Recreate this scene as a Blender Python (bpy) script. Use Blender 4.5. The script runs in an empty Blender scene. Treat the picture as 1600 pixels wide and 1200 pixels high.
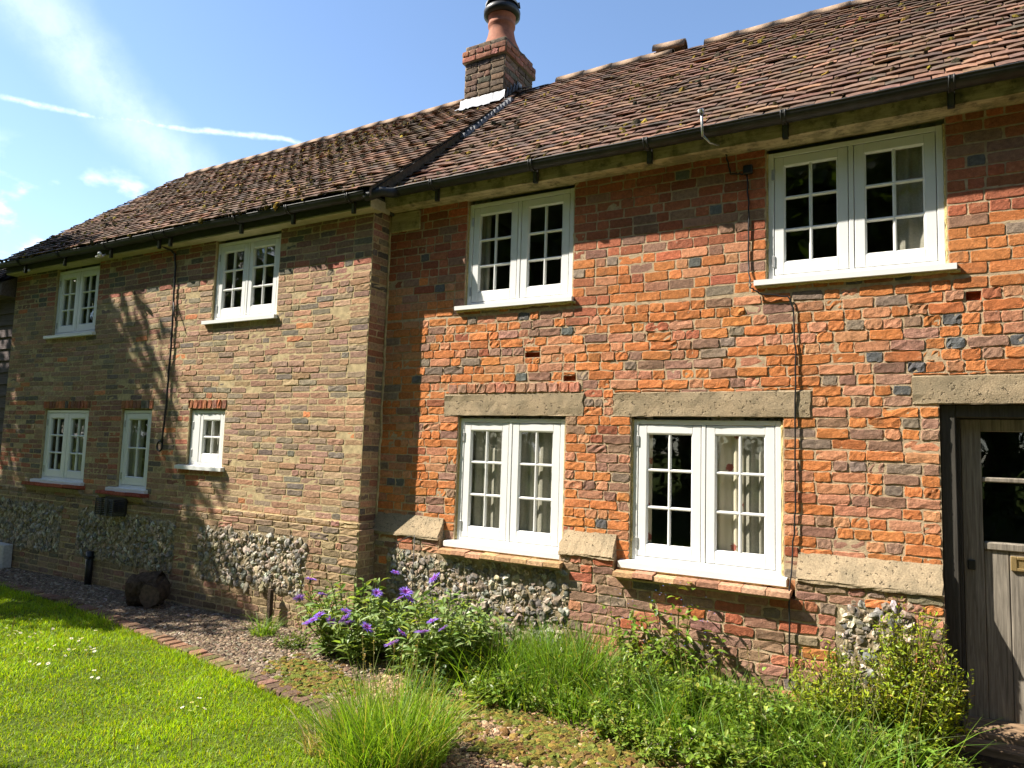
import bpy, math, random
import numpy as np
from mathutils import Matrix, Vector

C = bpy.context.scene.collection
rng = np.random.default_rng(11)
random.seed(5)
rad = math.radians

# ------------------------------------------------------------------ camera
CAM = np.array([0.0, -5.06823, 1.58706])
R_ = np.array([0.86916727, 0.49352564, 0.03131622])
U_ = np.array([0.01747032, -0.09393146, 0.99542537])
F_ = np.array([-0.49420952, 0.86464405, 0.0902642])
cd = bpy.data.cameras.new('camera')
cam = bpy.data.objects.new('camera', cd); C.objects.link(cam)
cd.sensor_fit = 'HORIZONTAL'; cd.sensor_width = 36.0
cd.lens = 36.0 * 1088.8 / 1600.0
cd.clip_start = 0.05; cd.clip_end = 2000
m = Matrix.Identity(4)
for i in range(3):
    m[i][0] = R_[i]; m[i][1] = U_[i]; m[i][2] = -F_[i]; m[i][3] = CAM[i]
cam.matrix_world = m
bpy.context.scene.camera = cam

# ------------------------------------------------------------------ light
SUN_EL = rad(45.5)
SUN_AZ = rad(62.4)            # from the wall's outward normal, towards the left
to_sun = Vector((-math.sin(SUN_AZ) * math.cos(SUN_EL), -math.cos(SUN_AZ) * math.cos(SUN_EL), math.sin(SUN_EL)))
sl = bpy.data.lights.new('sun', 'SUN'); sl.energy = 4.4; sl.angle = rad(0.5); sl.color = (1.0, 0.93, 0.82)
so = bpy.data.objects.new('sun', sl); C.objects.link(so)
so.rotation_euler = to_sun.to_track_quat('Z', 'Y').to_euler()
scn = bpy.context.scene
scn.view_settings.view_transform = 'Standard'
scn.view_settings.look = 'None'
scn.view_settings.gamma = 1.0
scn.view_settings.exposure = 1.6
scn.cycles.max_bounces = 8
scn.cycles.transparent_max_bounces = 16


class NT:
    """small helper to write node trees"""
    def __init__(s, tree):
        s.t = tree
    def n(s, typ, ins=None, **props):
        nd = s.t.nodes.new(typ)
        for k, v in props.items():
            setattr(nd, k, v)
        if ins:
            for k, v in ins.items():
                sock = nd.inputs[k]
                if isinstance(v, bpy.types.NodeSocket):
                    s.t.links.new(v, sock)
                else:
                    if isinstance(v, (tuple, list)) and len(v) == 3 and sock.type == 'RGBA':
                        v = (*v, 1)
                    sock.default_value = v
        return nd
    def math(s, op, a, b=0.0, c=0.0, clamp=False):
        return s.n('ShaderNodeMath', {0: a, 1: b, 2: c}, operation=op, use_clamp=clamp).outputs[0]
    def vmath(s, op, a, b=(0, 0, 0)):
        nd = s.n('ShaderNodeVectorMath', {0: a, 1: b}, operation=op)
        return nd.outputs['Value'] if op in ('DOT_PRODUCT', 'LENGTH') else nd.outputs[0]
    def mix(s, fac, a, b, blend='MIX'):
        nd = s.n('ShaderNodeMix', data_type='RGBA', blend_type=blend)
        for sock, v in ((nd.inputs[0], fac), (nd.inputs[6], a), (nd.inputs[7], b)):
            if isinstance(v, bpy.types.NodeSocket):
                s.t.links.new(v, sock)
            elif isinstance(v, (tuple, list)):
                sock.default_value = (*v[:3], 1)
            else:
                sock.default_value = v
        return nd.outputs[2]
    def noise(s, vec, scale, detail=4.0, rough=0.55, dist=0.0):
        return s.n('ShaderNodeTexNoise', {'Vector': vec, 'Scale': scale, 'Detail': detail, 'Roughness': rough, 'Distortion': dist}).outputs['Fac']
    def ramp(s, v, lo, hi, a=0.0, b=1.0):
        return s.n('ShaderNodeMapRange', {0: v, 1: lo, 2: hi, 3: a, 4: b}, interpolation_type='SMOOTHSTEP').outputs[0]


# ------------------------------------------------------------------ sky
W = bpy.data.worlds.new('World'); scn.world = W; W.use_nodes = True
W.node_tree.nodes.clear()
t = NT(W.node_tree)
sky = t.n('ShaderNodeTexSky', sky_type='NISHITA', sun_disc=False, sun_elevation=SUN_EL,
          sun_rotation=math.atan2(to_sun.x, to_sun.y), air_density=1.0, dust_density=0.3, ozone_density=2.6, altitude=100)
dirv = t.n('ShaderNodeTexCoord').outputs['Generated']
nz = t.noise(dirv, 7.0, 6, 0.6)
nzf = t.noise(dirv, 26.0, 6, 0.65)
def streak(nrm, mid, width, half_len, soft):
    d = t.vmath('DOT_PRODUCT', dirv, nrm)
    wob = t.math('MULTIPLY', t.math('SUBTRACT', nz, 0.5), soft)
    a = t.math('ABSOLUTE', t.math('ADD', d, wob))
    mk = t.ramp(a, 0.0, width, 1.0, 0.0)
    along = t.vmath('DOT_PRODUCT', dirv, mid)
    return t.math('MULTIPLY', mk, t.ramp(along, math.cos(half_len), math.cos(half_len * 0.4), 0.0, 1.0))
s1 = t.math('MULTIPLY', streak((-0.5745, -0.3917, -0.7187), (-0.815, 0.45, 0.40), 0.055, 0.36, 0.05), t.ramp(nzf, 0.15, 0.75, 0.35, 1.0))
s2 = streak((-0.2840, 0.2599, -0.9229), (-0.80, 0.48, 0.381), 0.0048, 0.30, 0.032)
low = t.n('ShaderNodeSeparateXYZ', {0: dirv}).outputs[2]
cl = t.ramp(t.noise(t.n('ShaderNodeMapping', {'Vector': dirv, 'Scale': (1, 1, 1.7), 'Location': (0.31, 0.12, 0.22)}).outputs[0], 5.2, 7, 0.55), 0.44, 0.56, 0.0, 1.0)
cl = t.math('MULTIPLY', cl, t.ramp(low, 0.34, 0.27, 0.0, 1.0))
hz = t.math('MULTIPLY', t.ramp(low, 0.45, 0.05, 0.0, 1.0), 0.12)
f = t.math('MAXIMUM', t.math('MULTIPLY', s1, 0.26), t.math('MULTIPLY', s2, t.ramp(nzf, 0.32, 0.66, 0.05, 0.42)))
f = t.math('MAXIMUM', f, cl)
base = t.mix(hz, sky.outputs[0], (3.6, 4.6, 5.6))
col = t.mix(f, base, (8.6, 9.0, 9.4))
bg = t.n('ShaderNodeBackground', {'Color': col, 'Strength': 0.084})
W.node_tree.links.new(bg.outputs[0], t.n('ShaderNodeOutputWorld').inputs[0])


# ------------------------------------------------------------------ materials
MATS = {}
def material(name):
    mt = bpy.data.materials.new(name); mt.use_nodes = True
    mt.node_tree.nodes.clear()
    MATS[name] = mt
    return mt, NT(mt.node_tree)

def finish(mt, t, shader):
    mt.node_tree.links.new(shader, t.n('ShaderNodeOutputMaterial').inputs[0])
    return mt

def principled(name, col=None, rough=0.8, metal=0.0, spec=0.4, nscale=40.0, namp=0.25, bump=0.0, bscale=120.0, attr=False, dist=0.004, detail=6):
    mt, t = material(name)
    pos = t.n('ShaderNodeTexCoord').outputs['Object']
    c = t.n('ShaderNodeAttribute', attribute_name='Col').outputs['Color'] if attr else None
    if c is None:
        rgb = t.n('ShaderNodeRGB'); rgb.outputs[0].default_value = (*col, 1); c = rgb.outputs[0]
    if namp:
        nf = t.noise(pos, nscale, detail, 0.6)
        k = t.ramp(nf, 0.25, 0.75, 1 - namp, 1 + namp)
        c = t.vmath('MULTIPLY', c, t.n('ShaderNodeCombineXYZ', {0: k, 1: k, 2: k}).outputs[0])
    ins = {'Base Color': c, 'Roughness': rough, 'Metallic': metal, 'Specular IOR Level': spec}
    if bump:
        bn = t.noise(pos, bscale, 8, 0.65)
        ins['Normal'] = t.n('ShaderNodeBump', {'Strength': bump, 'Distance': dist, 'Height': bn}).outputs[0]
    p = t.n('ShaderNodeBsdfPrincipled', ins)
    return finish(mt, t, p.outputs[0])

def brick_material(name, mortar, smear, lich):
    mt, t = material(name)
    pos = t.n('ShaderNodeTexCoord').outputs['Object']
    c = t.n('ShaderNodeAttribute', attribute_name='Col').outputs['Color']
    n1 = t.noise(pos, 38, 6, 0.62); n2 = t.noise(pos, 9, 5, 0.6); n3 = t.noise(pos, 160, 4, 0.6)
    k = t.math('MULTIPLY', t.ramp(n1, 0.25, 0.75, 0.72, 1.28), t.ramp(n3, 0.3, 0.7, 0.86, 1.14))
    c = t.vmath('MULTIPLY', c, t.n('ShaderNodeCombineXYZ', {0: k, 1: k, 2: k}).outputs[0])
    c = t.mix(t.math('MULTIPLY', t.ramp(n1, 0.56, 0.72), t.ramp(n2, 0.42, 0.62, 0.0, smear)), c, mortar)      # mortar left on the face
    n4 = t.noise(t.vmath('ADD', pos, (7, 3, 1)), 3.1, 6, 0.65)
    c = t.mix(t.math('MULTIPLY', t.ramp(n4, 0.55, 0.72), lich), c, (0.10, 0.085, 0.055))                        # old grime
    n5 = t.noise(t.vmath('ADD', pos, (2, 9, 4)), 55, 3, 0.5)
    c = t.mix(t.ramp(n5, 0.70, 0.78, 0.0, 0.6), c, (0.42, 0.38, 0.30))                                         # pale lichen dots
    n6 = t.noise(pos, 95, 6, 0.7)
    hgt = t.math('ADD', t.math('MULTIPLY', n6, 0.9), t.math('MULTIPLY', n3, 0.35))
    nrm = t.n('ShaderNodeBump', {'Strength': 0.9, 'Distance': 0.007, 'Height': hgt}).outputs[0]
    p = t.n('ShaderNodeBsdfPrincipled', {'Base Color': c, 'Roughness': 0.92, 'Specular IOR Level': 0.2, 'Normal': nrm})
    return finish(mt, t, p.outputs[0])

def leaf_material(name, trans=0.45, rough=0.5):
    mt, t = material(name)
    c = t.n('ShaderNodeAttribute', attribute_name='Col').outputs['Color']
    p = t.n('ShaderNodeBsdfPrincipled', {'Base Color': c, 'Roughness': rough, 'Specular IOR Level': 0.35})
    tc = t.vmath('MULTIPLY', c, (1.5, 1.35, 0.5))
    tr = t.n('ShaderNodeBsdfTranslucent', {'Color': tc})
    mx = t.n('ShaderNodeMixShader', {0: trans, 1: p.outputs[0], 2: tr.outputs[0]})
    return finish(mt, t, mx.outputs[0])

M_brickR = brick_material('old_red_brick', (0.42, 0.33, 0.23), 0.35, 0.4)
M_brickL = brick_material('weathered_brown_brick', (0.42, 0.33, 0.21), 0.40, 0.25)
M_mortarR = principled('lime_mortar', (0.42, 0.315, 0.20), 0.95, nscale=22, namp=0.3, bump=0.9, bscale=130, dist=0.006, spec=0.1)
M_mortarL = principled('sandy_mortar', (0.43, 0.335, 0.19), 0.95, nscale=22, namp=0.28, bump=0.8, bscale=130, dist=0.005, spec=0.1)
def stone_mat():
    mt, t = material('weathered_stone')
    pos = t.n('ShaderNodeTexCoord').outputs['Object']
    n1 = t.noise(pos, 6, 8, 0.65); n2 = t.noise(pos, 110, 8, 0.7); n3 = t.noise(t.vmath('ADD', pos, (4, 1, 7)), 45, 3, 0.5)
    c = t.mix(t.ramp(n1, 0.35, 0.65), (0.36, 0.275, 0.175), (0.25, 0.20, 0.13))
    k = t.ramp(n2, 0.3, 0.7, 0.72, 1.28)
    c = t.vmath('MULTIPLY', c, t.n('ShaderNodeCombineXYZ', {0: k, 1: k, 2: k}).outputs[0])
    c = t.mix(t.ramp(n3, 0.64, 0.70, 0.0, 0.75), c, (0.10, 0.08, 0.055))
    h = t.math('SUBTRACT', t.math('MULTIPLY', n2, 0.6), t.ramp(n3, 0.60, 0.72, 0.0, 0.8))
    nrm = t.n('ShaderNodeBump', {'Strength': 1.0, 'Distance': 0.008, 'Height': h}).outputs[0]
    return finish(mt, t, t.n('ShaderNodeBsdfPrincipled', {'Base Color': c, 'Roughness': 0.95, 'Specular IOR Level': 0.1, 'Normal': nrm}).outputs[0])
M_stone = stone_mat()
M_flint = principled('flint', None, 0.68, nscale=42, namp=0.5, bump=0.5, bscale=70, dist=0.006, attr=True, spec=0.5)
M_flintbed = principled('flint_bedding', (0.27, 0.21, 0.13), 0.95, nscale=22, namp=0.4, bump=0.9, bscale=90, dist=0.008, spec=0.1)
M_sootmortar = principled('sooty_mortar', (0.17, 0.135, 0.09), 0.95, nscale=22, namp=0.3, bump=0.6, bscale=100, spec=0.1)
def tile_mat():
    mt, t = material('clay_tile')
    pos = t.n('ShaderNodeTexCoord').outputs['Object']
    c = t.n('ShaderNodeAttribute', attribute_name='Col').outputs['Color']
    n1 = t.noise(pos, 30, 6, 0.6); n2 = t.noise(pos, 1.6, 6, 0.65); n3 = t.noise(t.vmath('ADD', pos, (3, 8, 2)), 4.0, 7, 0.7); nb = t.noise(pos, 90, 8, 0.65)
    k = t.ramp(n1, 0.25, 0.75, 0.65, 1.35)
    c = t.vmath('MULTIPLY', c, t.n('ShaderNodeCombineXYZ', {0: k, 1: k, 2: k}).outputs[0])
    c = t.mix(t.ramp(n2, 0.48, 0.66, 0.0, 0.55), c, (0.075, 0.055, 0.04))
    c = t.mix(t.math('MULTIPLY', t.ramp(n3, 0.56, 0.70, 0.0, 0.7), t.ramp(n1, 0.4, 0.6)), c, (0.115, 0.095, 0.03))
    nrm = t.n('ShaderNodeBump', {'Strength': 0.7, 'Distance': 0.006, 'Height': nb}).outputs[0]
    return finish(mt, t, t.n('ShaderNodeBsdfPrincipled', {'Base Color': c, 'Roughness': 0.9, 'Specular IOR Level': 0.2, 'Normal': nrm}).outputs[0])
M_tile = tile_mat()
M_moss = principled('moss', None, 1.0, nscale=90, namp=0.4, bump=1.0, bscale=160, dist=0.01, attr=True, spec=0.05)
M_white = principled('white_gloss_paint', (0.72, 0.72, 0.70), 0.32, nscale=14, namp=0.02, bump=0.05, bscale=25, dist=0.003, spec=0.5)
M_whiteold = principled('white_trim_paint', (0.72, 0.71, 0.66), 0.5, nscale=25, namp=0.06, spec=0.4)
M_foam = principled('yellow_sealant', (0.50, 0.40, 0.18), 0.8, nscale=60, namp=0.25, bump=0.8, bscale=90, dist=0.006)
M_gutter = principled('black_gutter_iron', (0.022, 0.022, 0.02), 0.55, nscale=12, namp=0.5, bump=0.3, bscale=60, dist=0.003)
M_black = principled('black_plastic', (0.012, 0.012, 0.012), 0.45, nscale=30, namp=0.3)
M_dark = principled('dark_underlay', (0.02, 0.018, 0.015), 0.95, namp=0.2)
M_lead = principled('lead_flashing', (0.30, 0.31, 0.33), 0.55, nscale=18, namp=0.25, bump=0.5, bscale=18, dist=0.012)
M_leadold = principled('weathered_lead', (0.16, 0.17, 0.19), 0.6, nscale=18, namp=0.25)
M_pot = principled('terracotta', (0.27, 0.10, 0.055), 0.85, nscale=14, namp=0.28, bump=0.3, bscale=70)
M_bracket = principled('galvanised_metal', (0.45, 0.45, 0.44), 0.45, metal=0.7, nscale=30, namp=0.15)
M_brass = principled('dull_brass', (0.35, 0.25, 0.11), 0.5, metal=0.6, nscale=60, namp=0.2)
M_soil = principled('garden_soil', (0.055, 0.038, 0.024), 1.0, nscale=9, namp=0.45, bump=1.0, bscale=40, dist=0.03, spec=0.05)
M_gravel = principled('gravel_stone', None, 0.9, nscale=50, namp=0.25, attr=True, spec=0.2)
M_edge = principled('edging_brick', None, 0.95, nscale=45, namp=0.4, bump=0.8, bscale=90, dist=0.006, attr=True, spec=0.1)
M_grass = leaf_material('grass_blade', 0.42, 0.5)
M_leaf = leaf_material('leaf', 0.38, 0.42)
M_petal = leaf_material('petal', 0.3, 0.6)
M_bark = principled('rough_bark', (0.075, 0.055, 0.04), 1.0, nscale=16, namp=0.5, bump=1.0, bscale=28, dist=0.03, spec=0.05)
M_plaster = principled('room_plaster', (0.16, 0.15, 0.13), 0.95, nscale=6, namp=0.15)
M_cloth = principled('curtain_cloth', (0.38, 0.35, 0.29), 0.95, nscale=80, namp=0.12, bump=0.2, bscale=300, dist=0.002)
M_concrete = principled('pale_concrete', (0.42, 0.41, 0.38), 0.95, nscale=30, namp=0.2, bump=0.6, bscale=80)

def timber(name, col, grain=(4.0, 60.0, 60.0), amp=0.55, rough=0.85, moss=0.0):
    mt, t = material(name)
    pos = t.n('ShaderNodeTexCoord').outputs['Object']
    gv = t.n('ShaderNodeMapping', {'Vector': pos, 'Scale': grain}).outputs[0]
    g = t.noise(gv, 1.0, 7, 0.7, 0.6); k = t.ramp(g, 0.25, 0.75, 1 - amp, 1 + amp)
    c = t.vmath('MULTIPLY', col, t.n('ShaderNodeCombineXYZ', {0: k, 1: k, 2: k}).outputs[0])
    if moss:
        n2 = t.noise(pos, 5.5, 7, 0.65)
        c = t.mix(t.ramp(n2, 0.45, 0.62, 0.0, moss), c, (0.075, 0.078, 0.032))
        n3 = t.noise(t.vmath('ADD', pos, (3, 1, 2)), 11, 6, 0.7)
        c = t.mix(t.ramp(n3, 0.52, 0.66, 0.0, moss), c, (0.035, 0.03, 0.022))
    nrm = t.n('ShaderNodeBump', {'Strength': 0.6, 'Distance': 0.004, 'Height': g}).outputs[0]
    p = t.n('ShaderNodeBsdfPrincipled', {'Base Color': c, 'Roughness': rough, 'Specular IOR Level': 0.2, 'Normal': nrm})
    return finish(mt, t, p.outputs[0])
M_fascia = timber('mossy_eaves_timber', (0.42, 0.34, 0.20), (3, 40, 40), 0.3, moss=0.6)
M_fascia_dark = timber('dark_fascia_board', (0.055, 0.056, 0.042), (3, 40, 40), 0.35, moss=0.3)
M_soffit = timber('cream_soffit_paint', (0.46, 0.40, 0.25), (3, 40, 40), 0.16, moss=0.15)
M_door = timber('weathered_oak', (0.20, 0.175, 0.14), (70, 70, 3.0), 0.5)
M_doorframe = timber('dark_stained_frame', (0.055, 0.05, 0.042), (70, 70, 3.0), 0.4)
M_step = timber('old_threshold_timber', (0.19, 0.125, 0.075), (4, 50, 50), 0.6)
M_boards = timber('black_weatherboard', (0.105, 0.082, 0.078), (3, 60, 60), 0.45)

def glass_material():
    mt, t = material('window_glass')
    pos = t.n('ShaderNodeTexCoord').outputs['Object']
    nz = t.noise(pos, 3.0, 2, 0.5)
    nrm = t.n('ShaderNodeBump', {'Strength': 0.12, 'Distance': 0.02, 'Height': nz}).outputs[0]
    ge = t.n('ShaderNodeNewGeometry')
    cs_ = t.math('ABSOLUTE', t.vmath('DOT_PRODUCT', ge.outputs['Incoming'], ge.outputs['Normal']))
    fac = t.math('MULTIPLY_ADD', t.math('POWER', t.math('SUBTRACT', 1.0, cs_, clamp=True), 5.0), 0.93, 0.075, clamp=True)
    tr = t.n('ShaderNodeBsdfTransparent', {'Color': (0.86, 0.88, 0.86)})
    gl = t.n('ShaderNodeBsdfGlossy', {'Color': (1, 1, 1), 'Roughness': 0.015, 'Normal': nrm})
    mx = t.n('ShaderNodeMixShader', {0: fac, 1: tr.outputs[0], 2: gl.outputs[0]})
    return finish(mt, t, mx.outputs[0])
M_glass = glass_material()

def floral():
    mt, t = material('floral_curtain')
    pos = t.n('ShaderNodeTexCoord').outputs['Object']
    v = t.n('ShaderNodeTexVoronoi', {'Vector': t.n('ShaderNodeMapping', {'Vector': pos, 'Scale': (1, 0, 1)}).outputs[0], 'Scale': 9.0})
    v2 = t.noise(pos, 60, 2, 0.5)
    dot = t.ramp(t.math('ADD', v.outputs['Distance'], t.math('MULTIPLY', t.math('SUBTRACT', v2, 0.5), 0.35)), 0.33, 0.26, 0.0, 0.9)
    c = t.mix(dot, (0.72, 0.63, 0.49), (0.34, 0.05, 0.035))
    p = t.n('ShaderNodeBsdfPrincipled', {'Base Color': c, 'Roughness': 0.95})
    return finish(mt, t, p.outputs[0])
M_floral = floral()


# ------------------------------------------------------------------ mesh accumulator
class Acc:
    def __init__(s):
        s.v = []; s.q = []; s.tr = []; s.qm = []; s.tm = []; s.c = []; s.n = 0
    def add(s, v, quads=None, tris=None, col=(0.5, 0.5, 0.5), mi=0):
        v = np.asarray(v, float).reshape(-1, 3)
        col = np.asarray(col, float)
        if col.ndim == 1: col = np.tile(col, (len(v), 1))
        s.v.append(v); s.c.append(col)
        if quads is not None and len(quads):
            q = np.asarray(quads).reshape(-1, 4) + s.n; s.q.append(q); s.qm.append(np.full(len(q), mi))
        if tris is not None and len(tris):
            q = np.asarray(tris).reshape(-1, 3) + s.n; s.tr.append(q); s.tm.append(np.full(len(q), mi))
        s.n += len(v)
    def batch(s, V, quads=None, tris=None, cols=None, mi=0):
        """V: (N,k,3) copies of one topology; cols (N,3)"""
        N, k, _ = V.shape
        if N == 0: return
        off = (np.arange(N) * k)[:, None, None]
        q = (np.asarray(quads)[None] + off).reshape(-1, 4) if quads is not None and len(quads) else None
        r = (np.asarray(tris)[None] + off).reshape(-1, 3) if tris is not None and len(tris) else None
        c = np.repeat(np.asarray(cols, float), k, axis=0) if cols is not None else (0.5, 0.5, 0.5)
        s.add(V.reshape(-1, 3), q, r, c, mi)
    def box(s, x0, x1, y0, y1, z0, z1, col=(0.5, 0.5, 0.5), mi=0):
        v = [(x0, y0, z0), (x1, y0, z0), (x1, y1, z0), (x0, y1, z0), (x0, y0, z1), (x1, y0, z1), (x1, y1, z1), (x0, y1, z1)]
        s.add(v, [(0, 3, 2, 1), (4, 5, 6, 7), (0, 1, 5, 4), (1, 2, 6, 5), (2, 3, 7, 6), (3, 0, 4, 7)], None, col, mi)
    def bbox(s, x0, x1, y0, y1, z0, z1, b=0.004, col=(0.5, 0.5, 0.5), mi=0):
        """box with chamfered edges"""
        X = (x0, x1); Y = (y0, y1); Z = (z0, z1); v = []
        idx = {}
        for i in range(2):
            for j in range(2):
                for k in range(2):
                    for a in range(3):
                        p = [X[i], Y[j], Z[k]]
                        sg = [1 - 2 * i, 1 - 2 * j, 1 - 2 * k]
                        for ax in range(3):
                            if ax != a: p[ax] += sg[ax] * b
                        idx[(i, j, k, a)] = len(v); v.append(p)
        q = []; tr = []
        for a in range(3):
            o = [x for x in range(3) if x != a]
            for e in range(2):
                loop = []
                for (p, r) in ((0, 0), (1, 0), (1, 1), (0, 1)):
                    key = [0, 0, 0]; key[a] = e; key[o[0]] = p; key[o[1]] = r
                    loop.append(idx[(*key, a)])
                q.append(loop)
        for ax in range(3):
            o = [x for x in range(3) if x != ax]
            for p in range(2):
                for r in range(2):
                    k0 = [0, 0, 0]; k0[o[0]] = p; k0[o[1]] = r
                    k1 = list(k0); k1[ax] = 1
                    q.append([idx[(*k0, o[0])], idx[(*k0, o[1])], idx[(*k1, o[1])], idx[(*k1, o[0])]])
        for i in range(2):
            for j in range(2):
                for k in range(2):
                    tr.append([idx[(i, j, k, 0)], idx[(i, j, k, 1)], idx[(i, j, k, 2)]])
        s.add(v, q, tr, col, mi)
    def tube(s, pts, r, seg=8, col=(0.5, 0.5, 0.5), mi=0, caps=True):
        pts = np.asarray(pts, float); n = len(pts)
        r = np.broadcast_to(np.asarray(r, float), (n,))
        V = []
        up = np.array([0.3, 0.2, 0.9])
        for i in range(n):
            d = pts[min(i + 1, n - 1)] - pts[max(i - 1, 0)]; d /= np.linalg.norm(d) + 1e-12
            a = np.cross(d, up)
            if np.linalg.norm(a) < 1e-3: a = np.cross(d, (1, 0, 0))
            a /= np.linalg.norm(a); b = np.cross(d, a)
            th = np.arange(seg) * 2 * np.pi / seg
            V.append(pts[i] + r[i] * (np.cos(th)[:, None] * a + np.sin(th)[:, None] * b))
        V = np.concatenate(V)
        q = [(i * seg + j, i * seg + (j + 1) % seg, (i + 1) * seg + (j + 1) % seg, (i + 1) * seg + j) for i in range(n - 1) for j in range(seg)]
        tr = []
        if caps:
            V = np.concatenate([V, pts[:1], pts[-1:]])
            for j in range(seg):
                tr.append((n * seg, (j + 1) % seg, j)); tr.append((n * seg + 1, (n - 1) * seg + j, (n - 1) * seg + (j + 1) % seg))
        s.add(V, q, tr, col, mi)
    def lathe(s, cx, cy, prof, seg=24, col=(0.5, 0.5, 0.5), mi=0):
        th = np.arange(seg) * 2 * np.pi / seg
        V = np.concatenate([np.stack([cx + r * np.cos(th), cy + r * np.sin(th), np.full(seg, z)], 1) for r, z in prof])
        q = [(i * seg + j, i * seg + (j + 1) % seg, (i + 1) * seg + (j + 1) % seg, (i + 1) * seg + j) for i in range(len(prof) - 1) for j in range(seg)]
        s.add(V, q, None, col, mi)
    def prism(s, poly, x0, x1, col=(0.5, 0.5, 0.5), mi=0):
        """poly in (y,z), extruded along x"""
        n = len(poly)
        v = [(x0, y, z) for y, z in poly] + [(x1, y, z) for y, z in poly] + [(x0, *np.mean(poly, 0)), (x1, *np.mean(poly, 0))]
        q = [(i, (i + 1) % n, n + (i + 1) % n, n + i) for i in range(n)]
        tr = [(2 * n, (i + 1) % n, i) for i in range(n)] + [(2 * n + 1, n + i, n + (i + 1) % n) for i in range(n)]
        s.add(v, q, tr, col, mi)
    def build(s, name, mats, parent=None, smooth=False):
        me = bpy.data.meshes.new(name)
        V = np.concatenate(s.v); Cc = np.concatenate(s.c)
        Q = np.concatenate(s.q) if s.q else np.zeros((0, 4), int)
        T = np.concatenate(s.tr) if s.tr else np.zeros((0, 3), int)
        mi = np.concatenate(s.qm + s.tm)
        me.vertices.add(len(V)); me.vertices.foreach_set('co', V.astype(np.float32).ravel())
        nl = Q.size + T.size
        me.loops.add(nl); me.loops.foreach_set('vertex_index', np.concatenate([Q.ravel(), T.ravel()]).astype(np.int32))
        np_ = len(Q) + len(T)
        me.polygons.add(np_)
        ls = np.concatenate([np.arange(len(Q)) * 4, Q.size + np.arange(len(T)) * 3]).astype(np.int32)
        me.polygons.foreach_set('loop_start', ls)
        me.polygons.foreach_set('material_index', mi.astype(np.int32))
        me.polygons.foreach_set('use_smooth', np.full(np_, bool(smooth)))
        me.update(calc_edges=True)
        a = me.attributes.new('Col', 'FLOAT_COLOR', 'POINT')
        a.data.foreach_set('color', np.concatenate([Cc, np.ones((len(Cc), 1))], 1).astype(np.float32).ravel())
        if not isinstance(mats, (list, tuple)): mats = [mats]
        for x in mats: me.materials.append(x)
        o = bpy.data.objects.new(name, me); C.objects.link(o)
        if parent: o.parent = parent
        return o


def empty(name, loc=(0, 0, 0)):
    o = bpy.data.objects.new(name, None); C.objects.link(o); o.location = loc
    o.empty_display_size = 0.2
    return o

def tag(o, label=None, cat=None, group=None, kind=None):
    if label: o['label'] = label
    if cat: o['category'] = cat
    if group: o['group'] = group
    if kind: o['kind'] = kind
    return o

def pick(pal, n):
    w = np.array([p[0] for p in pal], float); w /= w.sum()
    c = np.array([p[1] for p in pal])
    return c[rng.choice(len(pal), n, p=w)]

def vary(c, n, amp=0.15, hue=0.05):
    c = np.broadcast_to(np.asarray(c, float), (n, 3))
    return np.clip(c * (1 + rng.normal(0, amp, (n, 1))) * (1 + rng.normal(0, hue, (n, 3))), 0.003, 0.9)


# ------------------------------------------------------------------ brickwork
def free_cells(u0, u1, za, zb, holes, minh=0.018):
    """pieces of one course left between the holes: (ua, ub, za, zb)"""
    bp = sorted({u0, u1, *[min(max(h[0], u0), u1) for h in holes], *[min(max(h[1], u0), u1) for h in holes]})
    out = []
    for a, b in zip(bp[:-1], bp[1:]):
        if b - a < 1e-5: continue
        mid = (a + b) / 2; lo, hi = za, zb
        for h in holes:
            if h[0] < mid < h[1]:
                if h[2] <= lo and h[3] >= hi: lo = hi
                elif h[2] > lo and h[3] >= hi: hi = min(hi, h[2])
                elif h[2] <= lo and h[3] < hi: lo = max(lo, h[3])
                else:
                    if h[2] - lo > hi - h[3]: hi = h[2]
                    else: lo = h[3]
        if hi - lo < minh: continue
        if out and abs(out[-1][1] - a) < 1e-6 and abs(out[-1][2] - lo) < 1e-6 and abs(out[-1][3] - hi) < 1e-6:
            out[-1] = (out[-1][0], b, lo, hi)
        else: out.append((a, b, lo, hi))
    return out

def lay(u0, u1, z0, z1, course, holes=(), L=0.215, H=0.105, phead=0.45):
    n = max(1, round((z1 - z0) / course)); c = (z1 - z0) / n
    res = []
    for k in range(n):
        za, zb = z0 + k * c, z0 + (k + 1) * c
        for (a, b, lo, hi) in free_cells(u0, u1, za, zb, holes):
            seq = []; tot = 0
            first = H if (k % 2) else L
            while tot < (b - a) - 0.03:
                w = first if not seq else (H if rng.random() < phead else L)
                w *= rng.normal(1, 0.05)
                seq.append(w); tot += w
            seq = np.array(seq)
            if len(seq) > 1 and tot - (b - a) > 0.06:
                seq = seq[:-1] if rng.random() < 0.5 and seq[:-1].sum() > (b - a) * 0.9 else seq
            seq *= (b - a) / seq.sum()
            e = a + np.concatenate([[0], np.cumsum(seq)])
            for i in range(len(seq)): res.append((e[i], e[i + 1], lo, hi))
    return np.array(res).reshape(-1, 4)

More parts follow.
